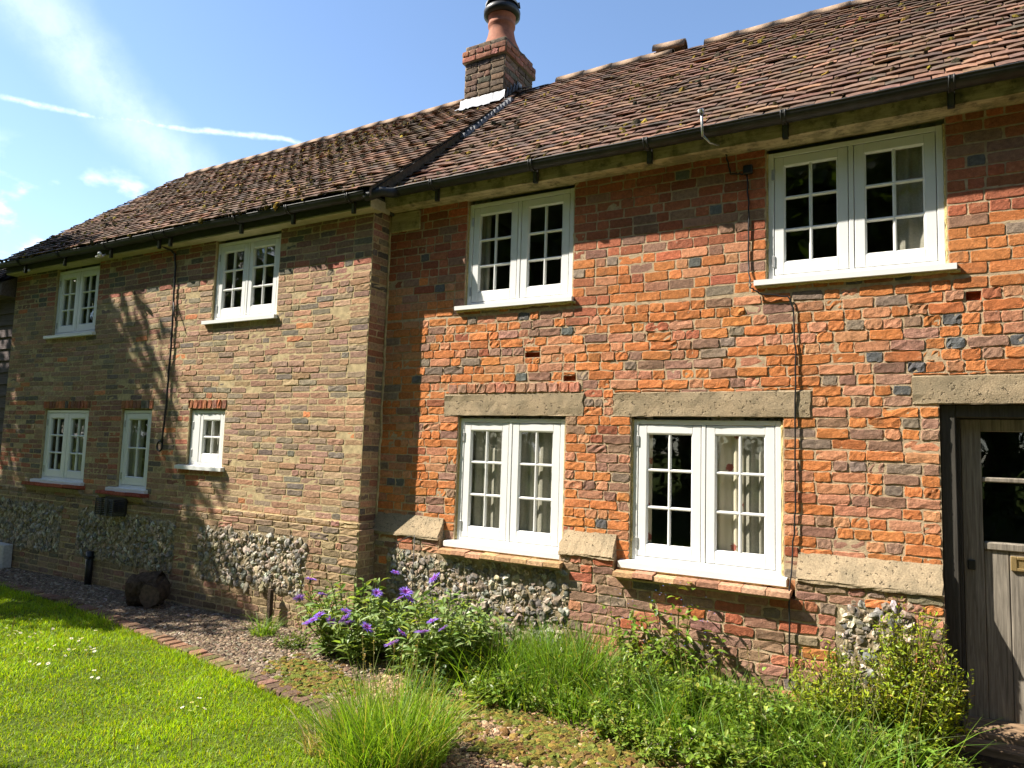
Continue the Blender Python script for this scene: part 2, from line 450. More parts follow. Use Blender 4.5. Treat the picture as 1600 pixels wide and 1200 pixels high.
def add_bricks(acc, rects, O, Ud, Nd, cols, joint=0.011, proud=0.011, rough=0.0025, worn=0.0, mi=0, spall=0.06, wav=0.0):
    O = np.array(O, float); Ud = np.array(Ud, float); Nd = np.array(Nd, float); Zd = np.array([0, 0, 1.0])
    N = len(rects)
    if N == 0: return
    ua, ub, za, zb = rects.T
    j = joint / 2
    ua = ua + j + rng.normal(0, 0.0015, N); ub = ub - j + rng.normal(0, 0.0015, N); za = za + j * 0.9; zb = zb - j * 0.9
    zj = rng.normal(0, 0.0014, N); tilt = rng.normal(0, 0.006, N)
    L = np.maximum(ub - ua, 0.02); H = np.maximum(zb - za, 0.012)
    e0 = np.full(N, 0.0012); e = np.minimum(0.006, H * 0.2)
    nu, nv = 9, 7
    S = np.stack([0 * L, e0, e, L * 0.27, L * 0.5, L * 0.73, L - e, L - e0, L], 1)
    T = np.stack([0 * H, e0, e, H * 0.5, H - e, H - e0, H], 1)
    sn_ = (S / L[:, None])[:, None, :]; tn_ = (T / H[:, None])[:, :, None]
    jit = 0.0010 + worn * 0.22
    def edge(k, other, cor):
        o = rng.normal(0, jit, (N, k)); o[:, 1] = o[:, 0]; o[:, -2] = o[:, -1]
        c0 = np.abs(rng.normal(0, cor, N)); c1 = np.abs(rng.normal(0, cor, N))
        o[:, 0] += c0; o[:, 1] += c0; o[:, 2] += c0 * 0.3; o[:, -1] += c1; o[:, -2] += c1; o[:, -3] += c1 * 0.3
        return o
    cor = 0.0022 + worn * 0.45
    lo_, hi_ = edge(nu, H, cor), edge(nu, H, cor); le_, ri_ = edge(nv, L, cor), edge(nv, L, cor)
    u = ua[:, None, None] + S[:, None, :] + le_[:, :, None] * (1 - sn_) ** 2 - ri_[:, :, None] * sn_ ** 2
    z = (za + zj)[:, None, None] + T[:, :, None] + lo_[:, None, :] * (1 - tn_) ** 2 - hi_[:, None, :] * tn_ ** 2
    z += tilt[:, None, None] * (S[:, None, :] - L[:, None, None] / 2)
    ring = np.zeros((nv, nu), bool); ring[0] = ring[-1] = True; ring[:, 0] = ring[:, -1] = True
    near = np.zeros((nv, nu), bool); near[1, 1:-1] = near[-2, 1:-1] = True; near[1:-1, 1] = near[1:-1, -2] = True
    pr = proud + rng.normal(0, 0.0016, N)
    bad = rng.random(N) < spall
    pr[bad] -= 0.0012
    amp = np.where(bad, rough * 2.2, rough)[:, None, None]
    d = np.where(ring[None], -0.008, pr[:, None, None]) + np.where(ring[None], 0, 1) * rng.normal(0, 1, (N, nv, nu)) * amp * 0.7
    d = d - np.where(near[None], 1, 0) * (0.0008 + worn * 0.3 * rng.random((N, nv, nu)))
    if wav: z += wav * np.sin(u * 1.7 + 0.6) + wav * 0.6 * np.sin(u * 4.1 + z * 2)
    P = O + u[..., None] * Ud + z[..., None] * Zd + d[..., None] * Nd
    q = [(r * nu + c, r * nu + c + 1, (r + 1) * nu + c + 1, (r + 1) * nu + c) for r in range(nv - 1) for c in range(nu - 1)]
    acc.batch(P.reshape(N, nu * nv, 3), q, None, cols, mi)
    return bad

def sheet(acc, u0, u1, z0, z1, holes, O, Ud, Nd, mi, reveal=0.16, step=0.25):
    """mortar bed with real openings, and the sides (reveals) of each opening"""
    O = np.array(O, float); Ud = np.array(Ud, float); Nd = np.array(Nd, float); Zd = np.array([0, 0, 1.0])
    us = sorted({u0, u1, *[x for h in holes for x in h[:2] if u0 < x < u1]})
    zs = sorted({z0, z1, *[x for h in holes for x in h[2:4] if z0 < x < z1]})
    for a, b in zip(us[:-1], us[1:]):
        for c, d in zip(zs[:-1], zs[1:]):
            mu, mz = (a + b) / 2, (c + d) / 2
            if any(h[0] < mu < h[1] and h[2] < mz < h[3] for h in holes): continue
            acc.add([O + Ud * x + Zd * y for x, y in ((a, c), (b, c), (b, d), (a, d))], [(0, 1, 2, 3)], None, (0.4, 0.3, 0.2), mi)
    for h in holes:
        if len(h) > 4 and not h[4]: continue
        a, b, c, d = max(h[0], u0), min(h[1], u1), max(h[2], z0), min(h[3], z1)
        p = [O + Ud * x + Zd * y for x, y in ((a, c), (b, c), (b, d), (a, d))]
        p2 = [x - Nd * reveal for x in p]
        acc.add(p + p2, ([(0, 4, 5, 1)] if h[2] >= z0 else []) + [(1, 5, 6, 2), (2, 6, 7, 3), (3, 7, 4, 0)], None, (0.4, 0.3, 0.2), mi)

ORANGE = (0.47, 0.168, 0.056); RED = (0.33, 0.112, 0.058); MAUVE = (0.275, 0.152, 0.105); BROWN = (0.26, 0.155, 0.10)
SLATE = (0.115, 0.112, 0.108); PINK = (0.40, 0.18, 0.105); SALMON = (0.45, 0.205, 0.105); TAUPE = (0.22, 0.165, 0.12)
PAL_R = [(52, ORANGE), (20, SALMON), (9, PINK), (11, MAUVE), (5, TAUPE), (6, SLATE), (2, RED)]
PAL_RTOP = [(50, RED), (22, (0.28, 0.09, 0.05)), (8, MAUVE), (10, (0.40, 0.12, 0.06)), (6, SLATE)]
PAL_RLOW = [(8, RED), (32, MAUVE), (26, BROWN), (14, TAUPE), (8, ORANGE), (12, PINK), (5, SLATE)]
PAL_L = [(32, (0.335, 0.205, 0.125)), (24, (0.30, 0.185, 0.125)), (12, (0.25, 0.19, 0.13)), (9, (0.37, 0.205, 0.125)), (2.5, (0.48, 0.185, 0.08)), (4, (0.18, 0.145, 0.115)), (6, (0.38, 0.27, 0.17))]
PAL_LTOP = [(34, (0.30, 0.12, 0.075)), (30, (0.22, 0.13, 0.09)), (20, (0.13, 0.115, 0.085)), (16, (0.26, 0.16, 0.11))]
PAL_LLOW = [(40, (0.27, 0.185, 0.11)), (30, (0.23, 0.16, 0.10)), (20, (0.29, 0.16, 0.10)), (10, (0.18, 0.14, 0.10))]

XC = -4.296; P_ = 0.2386; XL = -10.70
house = empty('brick_cottage', (0, 0, 0))
tag(house, 'old two part brick and flint cottage with clay tile roofs and white windows', 'house')

# window openings (x0, x1, z0, z1)
W_R = {'UR1': (-3.397, -2.370, 2.819, 3.742), 'UR2': (-0.847, 0.220, 2.819, 3.742), 'LR1': (-3.411, -2.406, 0.776, 1.826), 'LR2': (-1.827, -0.765, 0.776, 1.826)}
W_L = {'UL1': (-9.664, -8.723, 2.843, 3.690), 'UL2': (-6.506, -5.530, 2.843, 3.690), 'LL1': (-9.665, -8.693, 1.0, 1.877), 'LL2': (-7.991, -7.444, 0.985, 1.877), 'LL3': (-6.753, -6.201, 1.29, 1.877)}

# --- right hand range, upper wall
def hole_of(w, down=0.03, up=0.012, side=0.012): return (w[0] - side, w[1] + side, w[2] - down, w[3] + up, True)
LINT = [(-3.578, -2.237, 1.850, 2.035), (-1.988, -0.568, 1.850, 2.032), (0.022, 1.62, 1.938, 2.115)]
BROKEN = [(0.32, 0.40, 2.575, 2.635), (-2.42, -2.31, 2.125, 2.175), (-2.78, -2.64, 2.335, 2.378)]
holesR = [(-3.409, -2.358, 2.785, 3.80, True), (-0.859, 0.232, 2.785, 3.80, True),
          (-3.425, -2.392, 0.60, 1.852, True), (-1.842, -0.750, 0.60, 1.852, True), (0.165, 1.37, -0.3, 1.94, True)]
lint_h = [(a, b, c, d, False) for a, b, c, d in LINT]
a = Acc()
sheet(a, XC, 3.4, 0.70, 3.80, holesR + [(*b_, False) for b_ in BROKEN], (0, 0, 0), (1, 0, 0), (0, -1, 0), 1, 0.2)
for (x0, x1, z0, z1) in BROKEN:      # bricks that have fallen to pieces leave raw hollows
    for k in range(1):
        P = np.array([[x0, 0.0, z0], [x1, 0.0, z0], [x1, 0.0, z1], [x0, 0.0, z1], [x0 + .006, 0.035, z0 + .004], [x1 - .006, 0.022, z0 + .004], [x1 - .006, 0.035, z1 - .004], [x0 + .006, 0.045, z1 - .004]])
        a.add(P, [(0, 1, 5, 4), (1, 2, 6, 5), (2, 3, 7, 6), (3, 0, 4, 7), (4, 5, 6, 7)], None, (0.33, 0.085, 0.03), 0)
levels = [(0.70, 1.85, 0.0718, PAL_R), (1.85, 2.06, 0.07, PAL_R), (2.06, 2.72, 0.0715, PAL_R), (2.735, 3.80, 0.076, PAL_RTOP)]
low_c = np.array([-0.3, 2.0])
for (z0, z1, c, pal) in levels:
    rc = lay(XC, 3.4, z0, z1, c, holesR + lint_h + [(b_[0] - .004, b_[1] + .004, b_[2] - .003, b_[3] + .003, False) for b_ in BROKEN], L=0.205, H=0.108, phead=0.5)
    cols = pick(pal, len(rc))
    if pal is PAL_RTOP:              # redder top palette follows the eaves shadow; sunlit courses below turn mostly orange
        lowm = (rc[:, 2] < 3.1) & (rng.random(len(rc)) < 0.85); cols[lowm] = pick(PAL_R, lowm.sum())
    if z0 < 2.0:                     # patches of duller brick
        mm = (np.sin(rc[:, 0] * 2.1 + 1.0) + np.sin(rc[:, 2] * 5 + rc[:, 0] * 3) > 0.9) & (rng.random(len(rc)) < 0.35)
        cols[mm] = pick(PAL_RLOW, mm.sum())
    sh = rc[:, 1] - rc[:, 0]
    sm = (sh > 0.15) & (np.abs(cols - np.array(SLATE)).sum(1) < 1e-6); cols[sm] = np.array(MAUVE) * 0.85
    cols = vary(cols, len(rc), 0.11, 0.03)
    top = pal is PAL_RTOP
    add_bricks(a, rc, (0, 0, 0), (1, 0, 0), (0, -1, 0), cols, joint=0.0085 if not top else 0.008, proud=0.0045 if not top else 0.0035, rough=0.0020 if not top else 0.0008, worn=0.0048 if not top else 0.002, mi=0, spall=0.10 if not top else 0.01, wav=0.004)
wallR = a.build('front_wall', [M_brickR, M_mortarR], house, False)
wallR['label'] = 'orange and grey patched brick wall of the right hand range'

# --- plinth of the right hand range
a = Acc()
for (x0, x1, zt) in ((XC, -3.53, 0.775), (-3.53, -2.385, 0.655), (-2.385, -1.935, 0.775), (-1.935, -0.668, 0.640), (-0.668, 0.165, 0.775)):
    a.box(x0, x1, -0.070, 0.15, -0.4, zt, (0.4, 0.3, 0.2), 1)
FLR = [(-4.08, -2.30, 0.02, 0.652), (-0.42, 0.0, -0.02, 0.70)]
rc = lay(XC, 0.165, -0.3, 0.655, 0.073, [(*f_, False) for f_ in FLR], L=0.21, H=0.108, phead=0.4)
r2 = np.concatenate([lay(x0, x1, 0.655, 0.775, 0.06, [], L=0.2, H=0.108) for x0, x1 in ((XC, -3.53), (-2.385, -1.935), (-0.668, 0.165))])
rc = np.concatenate([rc, r2])
add_bricks(a, rc, (0, -0.070, 0), (1, 0, 0), (0, -1, 0), vary(pick(PAL_RLOW, len(rc)), len(rc), 0.14), joint=0.010, proud=0.006, rough=0.0025, worn=0.007, spall=0.1)
# end against the door, and the cut ends beside the windows
r3 = lay(-0.07, 0.0, -0.1, 0.775, 0.073, [], L=0.07, H=0.07)
add_bricks(a, r3, (0.165, 0, 0), (0, 1, 0), (1, 0, 0), vary(pick(PAL_RLOW, len(r3)), len(r3)), proud=0.006)
plR = a.build('plinth', [M_brickR, M_mortarR], house, False)
a = Acc(); a.box(1.37, 3.4, -0.070, 0.15, -0.4, 0.72, (0.4, 0.3, 0.2), 1)
r3 = lay(1.37, 3.4, -0.3, 0.72, 0.073, [], L=0.21, H=0.108)
add_bricks(a, r3, (0, -0.070, 0), (1, 0, 0), (0, -1, 0), vary(pick(PAL_RLOW, len(r3)), len(r3)), joint=0.010, proud=0.009, worn=0.007)
plR = a.build('plinth', [M_brickR, M_mortarR], house, False)

# --- flint panels
def icos(sub):
    import bmesh
    bm = bmesh.new(); bmesh.ops.create_icosphere(bm, subdivisions=sub, radius=1.0)
    v = np.array([x.co[:] for x in bm.verts]); f_ = np.array([[x.index for x in p.verts] for p in bm.faces]); bm.free()
    return v, f_
ICO1 = icos(1); ICO2 = icos(2)

def rot_rand(N, full=True):
    q = rng.normal(0, 1, (N, 4)); q /= np.linalg.norm(q, axis=1)[:, None]
    w, x, y, z = q.T
    return np.stack([np.stack([1 - 2 * (y * y + z * z), 2 * (x * y - z * w), 2 * (x * z + y * w)], 1),
                     np.stack([2 * (x * y + z * w), 1 - 2 * (x * x + z * z), 2 * (y * z - x * w)], 1),
                     np.stack([2 * (x * z - y * w), 2 * (y * z + x * w), 1 - 2 * (x * x + y * y)], 1)], 1)

def lumps(acc, cen, size, cols, ico=ICO2, asp=(0.5, 1.0), noise=0.16, flat=None, mi=0, vcol=None):
    N = len(cen); v, f_ = ico
    sc = size[:, None] * rng.uniform(asp[0], asp[1], (N, 3))
    k = 1 + rng.normal(0, noise, (N, len(v), 1))
    # a few broad bumps so that the outline is knobbly
    for _ in range(3):
        dv = rng.normal(0, 1, (N, 3)); dv /= np.linalg.norm(dv, axis=1)[:, None]
        dp = np.einsum('ij,nj->ni', v, dv)
        k = k + (np.clip(dp - 0.45, 0, 1) * rng.uniform(-0.6, 0.9, (N, 1)))[..., None]
    V = (v[None] * k) * sc[:, None]
    V = np.einsum('nij,nkj->nki', rot_rand(N), V)
    if flat is not None: V = V * np.array(flat)
    V = V + cen[:, None]
    if vcol is None:
        acc.batch(V, None, f_, cols, mi)
    else:
        k2 = len(v); off = (np.arange(N) * k2)[:, None, None]
        acc.add(V.reshape(-1, 3), None, (f_[None] + off).reshape(-1, 3), vcol, mi)

def flint_panel(x0, x1, z0, z1, y, pitch, name):
    a = Acc()
    nx, nz = int((x1 - x0) / pitch), int((z1 - z0) / (pitch * 0.8))
    gx, gz = np.meshgrid(np.arange(nx) + 0.5, np.arange(nz) + 0.5)
    cx = x0 + (gx.ravel() + rng.normal(0, 0.27, gx.size) + 0.5 * (gz.ravel() % 2)) * (x1 - x0) / nx
    cz = z0 + (gz.ravel() + rng.normal(0, 0.27, gx.size)) * (z1 - z0) / nz
    ok = (cx > x0 + .012) & (cx < x1 - .012) & (cz > z0 + .008) & (cz < z1 - .012)
    cen = np.stack([cx, np.full_like(cx, y + 0.007) + rng.normal(0, 0.006, cx.size), cz], 1)[ok]
    N = len(cen)
    colr = pick([(9, (0.42, 0.38, 0.30)), (30, (0.31, 0.25, 0.17)), (32, (0.225, 0.18, 0.115)), (7, (0.11, 0.10, 0.085)), (12, (0.26, 0.245, 0.215))], N)
    k = len(ICO2[0])
    vc = np.repeat(vary(colr, N, 0.2), k, axis=0).reshape(N, k, 3)
    # pale cortex round the edge, dark broken core
    dark = rng.random(N) < 0.4
    core = rng.random((N, k)) < 0.35
    vc[dark[:, None] & core] = np.array([0.11, 0.10, 0.09])
    lumps(a, cen, np.abs(rng.normal(pitch * 0.74, pitch * 0.2, N)), None, ICO2, (0.36, 1.25), 0.19, (1, 0.5, 1), 0, vc.reshape(-1, 3))
    a.box(x0 - .01, x1 + .01, y + 0.006, y + 0.05, z0 - .01, z1 + .01, (0.3, 0.25, 0.17), 1)
    return a.build(name, [M_flint, M_flintbed], house, False)
for f_ in FLR: flint_panel(*f_, -0.078, 0.037, 'flint_panel')
FLL = [(-10.60, -8.97, 0.13, 0.71), (-8.62, -6.79, 0.15, 0.71), (-6.40, -4.86, 0.15, 0.685)]
YP = -P_ - 0.055
for f_ in FLL: flint_panel(*f_, YP - 0.008, 0.038, 'flint_panel')

# --- stones
def stone(name, poly, x0, x1, lab=None):
    """weathered stone: profile in (y, z), subdivided and knocked about"""
    a = Acc(); n = 26
    xs = np.linspace(x0, x1, n); poly = np.array(poly); 
    pts = []
    for i in range(len(poly)):
        p, q_ = poly[i], poly[(i + 1) % len(poly)]
        for k in range(3): pts.append(p + (q_ - p) * k / 3)
    pts = np.array(pts); mlen = len(pts)
    V = np.zeros((n, mlen, 3)); V[..., 0] = xs[:, None]; V[..., 1:] = pts[None]
    V += rng.normal(0, 0.0007, V.shape); low_ = np.cumsum(rng.normal(0, 0.0011, (n, mlen, 1)), 0); V[..., 1:] += low_ - low_.mean(0)
    V[0, :, 0] += rng.normal(0, 0.006, mlen); V[-1, :, 0] += rng.normal(0, 0.006, mlen)
    q = [(i * mlen + j, i * mlen + (j + 1) % mlen, (i + 1) * mlen + (j + 1) % mlen, (i + 1) * mlen + j) for i in range(n - 1) for j in range(mlen)]
    V = V.reshape(-1, 3); c0 = V[:mlen].mean(0); c1 = V[-mlen:].mean(0)
    V = np.concatenate([V, [c0, c1]])
    tr = [(n * mlen, (j + 1) % mlen, j) for j in range(mlen)] + [(n * mlen + 1, (n - 1) * mlen + j, (n - 1) * mlen + (j + 1) % mlen) for j in range(mlen)]
    a.add(V, q, tr)
    o = a.build(name, M_stone, house, False)
    if lab: o['label'] = lab
    return o
for (x0, x1, z0, z1) in LINT:
    stone('lintel', [(-0.010, z0 + .004), (-0.010, z1 - .006), (0.0, z1), (0.12, z1), (0.12, z0), (-0.004, z0)], x0 + .005, x1 - .005)
for (x0, x1) in ((-4.285, -3.535), (-2.382, -1.94), (-0.660, 0.163)):
    stone('coping_stone', [(-0.088, 0.772), (-0.090, 0.795), (-0.004, 0.955), (0.05, 0.955), (0.05, 0.772)], x0, x1)

# soldier course above the lower right window and a plaster patch under the eaves
a = Acc()
rc = np.array([(x, x + 0.098, 2.040, 2.125) for x in np.arange(-3.54, -2.32, 0.098)])
add_bricks(a, rc, (0, -0.004, 0), (1, 0, 0), (0, -1, 0), vary(pick([(3, PINK), (2, (0.36, 0.20, 0.13)), (1, MAUVE)], len(rc)), len(rc), 0.1), joint=0.009, proud=0.009, worn=0.003, mi=0)
a.box(-3.55, -2.25, -0.004, 0.03, 2.036, 2.13, mi=1)
a.build('brick_course', [M_brickR, M_mortarR], house, False)
a = Acc(); a.bbox(-4.27, -3.93, -0.022, 0.05, 3.585, 3.77, 0.008)
a.build('timber_pad', M_fascia, house)

# --- left hand range
holesL = [hole_of(W_L['UL1']), hole_of(W_L['UL2']), hole_of(W_L['LL1'], 0.09), hole_of(W_L['LL2'], 0.09), hole_of(W_L['LL3'])]
holesL[0] = (*holesL[0][:3], 3.78, True); holesL[1] = (*holesL[1][:3], 3.78, True)
SOLD = [(-9.72, -8.65, 1.890, 1.992), (-8.02, -7.41, 1.890, 1.992), (-6.79, -6.17, 1.890, 1.992)]
a = Acc()
sheet(a, XL, XC, 0.84, 3.76, holesL, (0, -P_, 0), (1, 0, 0), (0, -1, 0), 1, 0.16)
sheet(a, -P_, 0.0, 0.84, 3.76, [], (XC, 0, 0), (0, 1, 0), (1, 0, 0), 1)
sol = [(*s_, False) for s_ in SOLD]
for (z0, z1, c, pal) in ((0.875, 3.24, 0.0625, PAL_L), (3.24, 3.76, 0.0625, PAL_LTOP)):
    rc = lay(XL, XC, z0, z1, c, holesL + sol, L=0.230, H=0.112, phead=0.2)
    cols = pick(pal, len(rc))
    red = (rng.random(len(rc)) < 0.5) & (rc[:, 0] < -6.3) & (rc[:, 2] < 2.0) & (rc[:, 2] > 1.0)      # redder bricks round the lower windows
    cols[red] = pick([(2, (0.34, 0.13, 0.07)), (2, (0.25, 0.13, 0.09)), (1, (0.15, 0.12, 0.10))], red.sum())
    add_bricks(a, rc, (0, -P_, 0), (1, 0, 0), (0, -1, 0), vary(cols, len(rc), 0.12, 0.04), joint=0.0095, proud=0.003, rough=0.0012, worn=0.0045, mi=0, spall=0.06, wav=0.005)
for (x0, x1, z0, z1) in SOLD:
    n_ = int(round((x1 - x0) / 0.073)); w_ = (x1 - x0) / n_
    rc = np.array([(x0 + i * w_, x0 + (i + 1) * w_, z0, z1) for i in range(n_)])
    add_bricks(a, rc, (0, -P_, 0), (1, 0, 0), (0, -1, 0), vary(pick([(2, (0.40, 0.14, 0.07)), (1, (0.26, 0.11, 0.075)), (0.4, (0.14, 0.12, 0.10))], n_), n_, 0.13), joint=0.010, proud=0.009, worn=0.003)
rc = lay(-P_, -0.005, 0.875, 3.76, 0.0625, [], L=0.225, H=0.112, phead=0.5)
add_bricks(a, rc, (XC, 0, 0), (0, 1, 0), (1, 0, 0), vary(pick(PAL_L + [(20, (0.30, 0.13, 0.08)), (20, (0.14, 0.12, 0.10))], len(rc)), len(rc), 0.15), joint=0.010, proud=0.005, worn=0.003)
# cement fillet in the corner of the two ranges
fl = np.array([[XC + 0.012, -0.010, z] for z in np.linspace(0.9, 3.74, 40)]); fl[:, :2] += rng.normal(0, 0.003, (40, 2))
a.tube(fl, 0.012, 6, (0.3, 0.24, 0.15), 1)
wallL = a.build('front_wall', [M_brickL, M_mortarL], house, False)
wallL['label'] = 'brown weathered brick wall of the left hand range'

a = Acc()                                                  # its plinth: two set-off courses, brick piers, flint between
a.box(XL - 0.02, XC + 0.055, YP, 0.0, -0.5, 0.762, mi=1)
for (dy, z0, z1) in ((0.052, 0.755, 0.815), (0.028, 0.815, 0.870)):
    a.box(XL - 0.02, XC + dy, -P_ - dy, 0.0, z0, z1 - .006, mi=1)
    rc = lay(XL - 0.02, XC + dy, z0, z1, 0.06, [], L=0.222, H=0.108, phead=0.3)
    add_bricks(a, rc, (0, -P_ - dy, 0), (1, 0, 0), (0, -1, 0), vary(pick(PAL_LLOW, len(rc)), len(rc), 0.1), joint=0.012, proud=0.006, worn=0.004)
    rc = lay(-P_ - dy, 0, z0, z1, 0.06, [], L=0.222, H=0.108)
    add_bricks(a, rc, (XC + dy, 0, 0), (0, 1, 0), (1, 0, 0), vary(pick(PAL_LLOW, len(rc)), len(rc), 0.1), joint=0.012, proud=0.008)
rc = lay(XL - 0.02, XC + 0.055, -0.4, 0.755, 0.0675, [(*f_, False) for f_ in FLL], L=0.222, H=0.108, phead=0.3)
add_bricks(a, rc, (0, YP, 0), (1, 0, 0), (0, -1, 0), vary(pick(PAL_LLOW, len(rc)), len(rc), 0.12), joint=0.013, proud=0.005, worn=0.004)
rc = lay(YP, 0, -0.4, 0.755, 0.0675, [], L=0.222, H=0.108)
add_bricks(a, rc, (XC + 0.055, 0, 0), (0, 1, 0), (1, 0, 0), vary(pick(PAL_LLOW, len(rc)), len(rc), 0.12), joint=0.012, proud=0.008)
a.build('plinth', [M_brickL, M_mortarL], house, False)

# gable end and back of the house (seen only from the side)
a = Acc()
YR = 1.98; ZRL = 5.93
a.add([(XL, -P_ + .01, -0.4), (XL, 4.2, -0.4), (XL, 4.2, 3.9), (XL, YR, ZRL - .12), (XL, -P_ + .01, 3.9)], [(0, 1, 2, 4)], [(2, 3, 4)], (0.27, 0.19, 0.13))
a.add([(XL, 4.2, -0.4), (3.4, 4.2, -0.4), (3.4, 4.2, 3.9), (XL, 4.2, 3.9)], [(0, 1, 2, 3)], None, (0.27, 0.19, 0.13))
a.add([(3.4, 0.0, -0.4), (3.4, 4.2, -0.4), (3.4, 4.2, 3.9), (3.4, YR, 5.8), (3.4, 0.0, 3.9)], [(0, 1, 2, 4)], [(2, 3, 4)], (0.27, 0.12, 0.08))
a.build('back_wall', M_brickL, house)

# ------------------------------------------------------------------ roofs
def roof(name, x0, x1, ye, ze, pitch, yr, pal, label, skew=0.0, moss_pal=None, moss_n=600, gauge=0.100, sagamp=0.03, xr_skew=0.0):
    a = Acc(); ph = rad(pitch); cs, sn = math.cos(ph), math.sin(ph)
    Ls = (yr - ye) / cs
    rows = int(Ls / gauge); tw = 0.165
    def sag(x, s):
        return sagamp * (np.sin(x * 0.9 + 0.5) * 0.6 + np.sin(x * 2.3 + s * 1.1) * 0.3 + np.sin(x * 0.35 + s * 0.8) * 0.8) * np.sin(np.clip(s / Ls, 0, 1) * math.pi * 0.8 + 0.25)
    def P(x, s, n):
        n = n + sag(x, s)
        return np.stack([x, ye + s * cs - n * sn, ze + s * sn + n * cs], -1)
    for r in range(rows):
        s0 = r * gauge
        xa = x0 + (0 if r % 2 else tw / 2) * 1.0
        xb = x1 + xr_skew * s0 / Ls
        n_ = int((xb - x0) / tw) + 1
        xs = x0 + (np.arange(n_) + (0.5 if r % 2 else 0.0)) * tw + rng.normal(0, 0.004, n_)
        xs = xs[xs < xb - 0.04]; n_ = len(xs)
        s = s0 + rng.normal(0, 0.0055, n_) + 0.006 * np.sin(xs * 2.2 + r * 0.4)
        lift = np.abs(rng.normal(0, 0.0028, n_)) + (rng.random(n_) < 0.05) * rng.uniform(0.004, 0.014, n_)
        w = np.minimum(tw - 0.004 + rng.normal(0, 0.002, n_), xb - xs)
        rot = rng.normal(0, 0.014, n_)
        cu = np.array([0, 0.33, 0.67, 1.0]); camber = np.array([0, 0.0035, 0.0035, 0])
        th = 0.013 + rng.normal(0, 0.0015, n_)
        side = rng.normal(0, 0.0022, n_)
        V = np.zeros((n_, 12, 3))
        for gi, (ds, nn) in enumerate(((0.0, 0.030), (0.155, 0.012))):
            for j in range(4):
                x = xs + cu[j] * w - rot * ds
                ss = s + ds + rot * (cu[j] - 0.5) * w + rng.normal(0, 0.0016, n_)
                nn_ = nn + camber[j] + (lift if gi == 0 else 0) + side * (cu[j] - .5) * 2
                V[:, gi * 4 + j] = P(x, ss, nn_)
                if gi == 0: V[:, 8 + j] = P(x, ss + 0.002, nn_ - th)
        q = [(0, 1, 5, 4), (1, 2, 6, 5), (2, 3, 7, 6), (8, 9, 1, 0), (9, 10, 2, 1), (10, 11, 3, 2)]
        tr = [(8, 0, 4), (3, 11, 7)]
        a.batch(V, q, tr, vary(pick(pal, n_), n_, 0.13, 0.04), 0)
    # battens and felt below the tiles
    g = np.linspace(0, 1, 30)
    gx = x0 + 0.02 + (x1 - 0.02 - x0) * g
    A_ = P(gx, np.full(30, 0.02), np.full(30, -0.012)); B_ = P(gx + xr_skew, np.full(30, Ls - .01), np.full(30, -0.012))
    a.add(np.concatenate([A_, B_]), [(i, i + 1, 31 + i, 30 + i) for i in range(29)], None, (0.02, 0.02, 0.02), 1)
    # rear slope
    a.add([(x0, yr, ze + Ls * sn + .0), (x1, yr, ze + Ls * sn), (x1, 2 * yr - ye, ze - .05), (x0, 2 * yr - ye, ze - .05)], [(0, 1, 2, 3)], None, (0.12, 0.06, 0.04), 0)
    o = a.build(name, [M_tile, M_dark], house, False); o['label'] = label
    # moss in the laps
    b = Acc(); k = moss_n
    cxs = rng.uniform(x0 + .1, x1 - .1, 14); css = rng.uniform(0.1, Ls * 0.8, 14)
    pickc = rng.integers(0, 14, k); far = rng.random(k) < 0.55
    mx = np.where(far, rng.uniform(x0 + .05, x1 - .1, k), cxs[pickc] + rng.normal(0, 0.45, k))
    ms = np.where(far, rng.uniform(0, Ls * 0.95, k), css[pickc] + rng.normal(0, 0.3, k))
    okk = (mx > x0 + .03) & (mx < x1 - .05) & (ms > 0.0) & (ms < Ls - .05); mx, ms = mx[okk], ms[okk]; k = len(mx)
    ms = np.floor(ms / gauge) * gauge - 0.004 + rng.normal(0, 0.006, k)
    cen = P(mx, ms, np.full(k, 0.022))
    lumps(b, cen, np.abs(rng.normal(0.011, 0.005, k)) + .005, vary(pick(moss_pal, k), k, 0.25), ICO1, (0.7, 1.5), 0.2)
    mo = b.build('roof_moss', M_moss, o, False)
    return o, P, Ls
PAL_TR = [(30, (0.168, 0.096, 0.063)), (30, (0.145, 0.085, 0.06)), (20, (0.115, 0.073, 0.054)), (8, (0.215, 0.118, 0.074)), (8, (0.09, 0.063, 0.049)), (3, (0.26, 0.148, 0.093))]
PAL_TL = [(30, (0.145, 0.083, 0.052)), (30, (0.125, 0.074, 0.048)), (20, (0.10, 0.064, 0.044)), (8, (0.19, 0.10, 0.06)), (10, (0.08, 0.056, 0.042)), (2, (0.24, 0.125, 0.075))]
PAL_M = [(6, (0.07, 0.05, 0.025)), (3, (0.13, 0.10, 0.025)), (2, (0.22, 0.16, 0.03)), (4, (0.05, 0.045, 0.03))]
roofL, PL, LsL = roof('tiled_roof', -10.72, -4.12, -0.475, 3.850, 40.0, YR, PAL_TL, 'dark mossy clay tile roof of the left hand range', moss_pal=PAL_M, moss_n=1500, xr_skew=0.22, sagamp=0.02)
roofR, PR, LsR = roof('tiled_roof', -4.30, 3.6, -0.215, 3.905, 42.0, YR, PAL_TR, 'reddish clay tile roof of the right hand range', moss_pal=PAL_M, moss_n=900, sagamp=0.022)

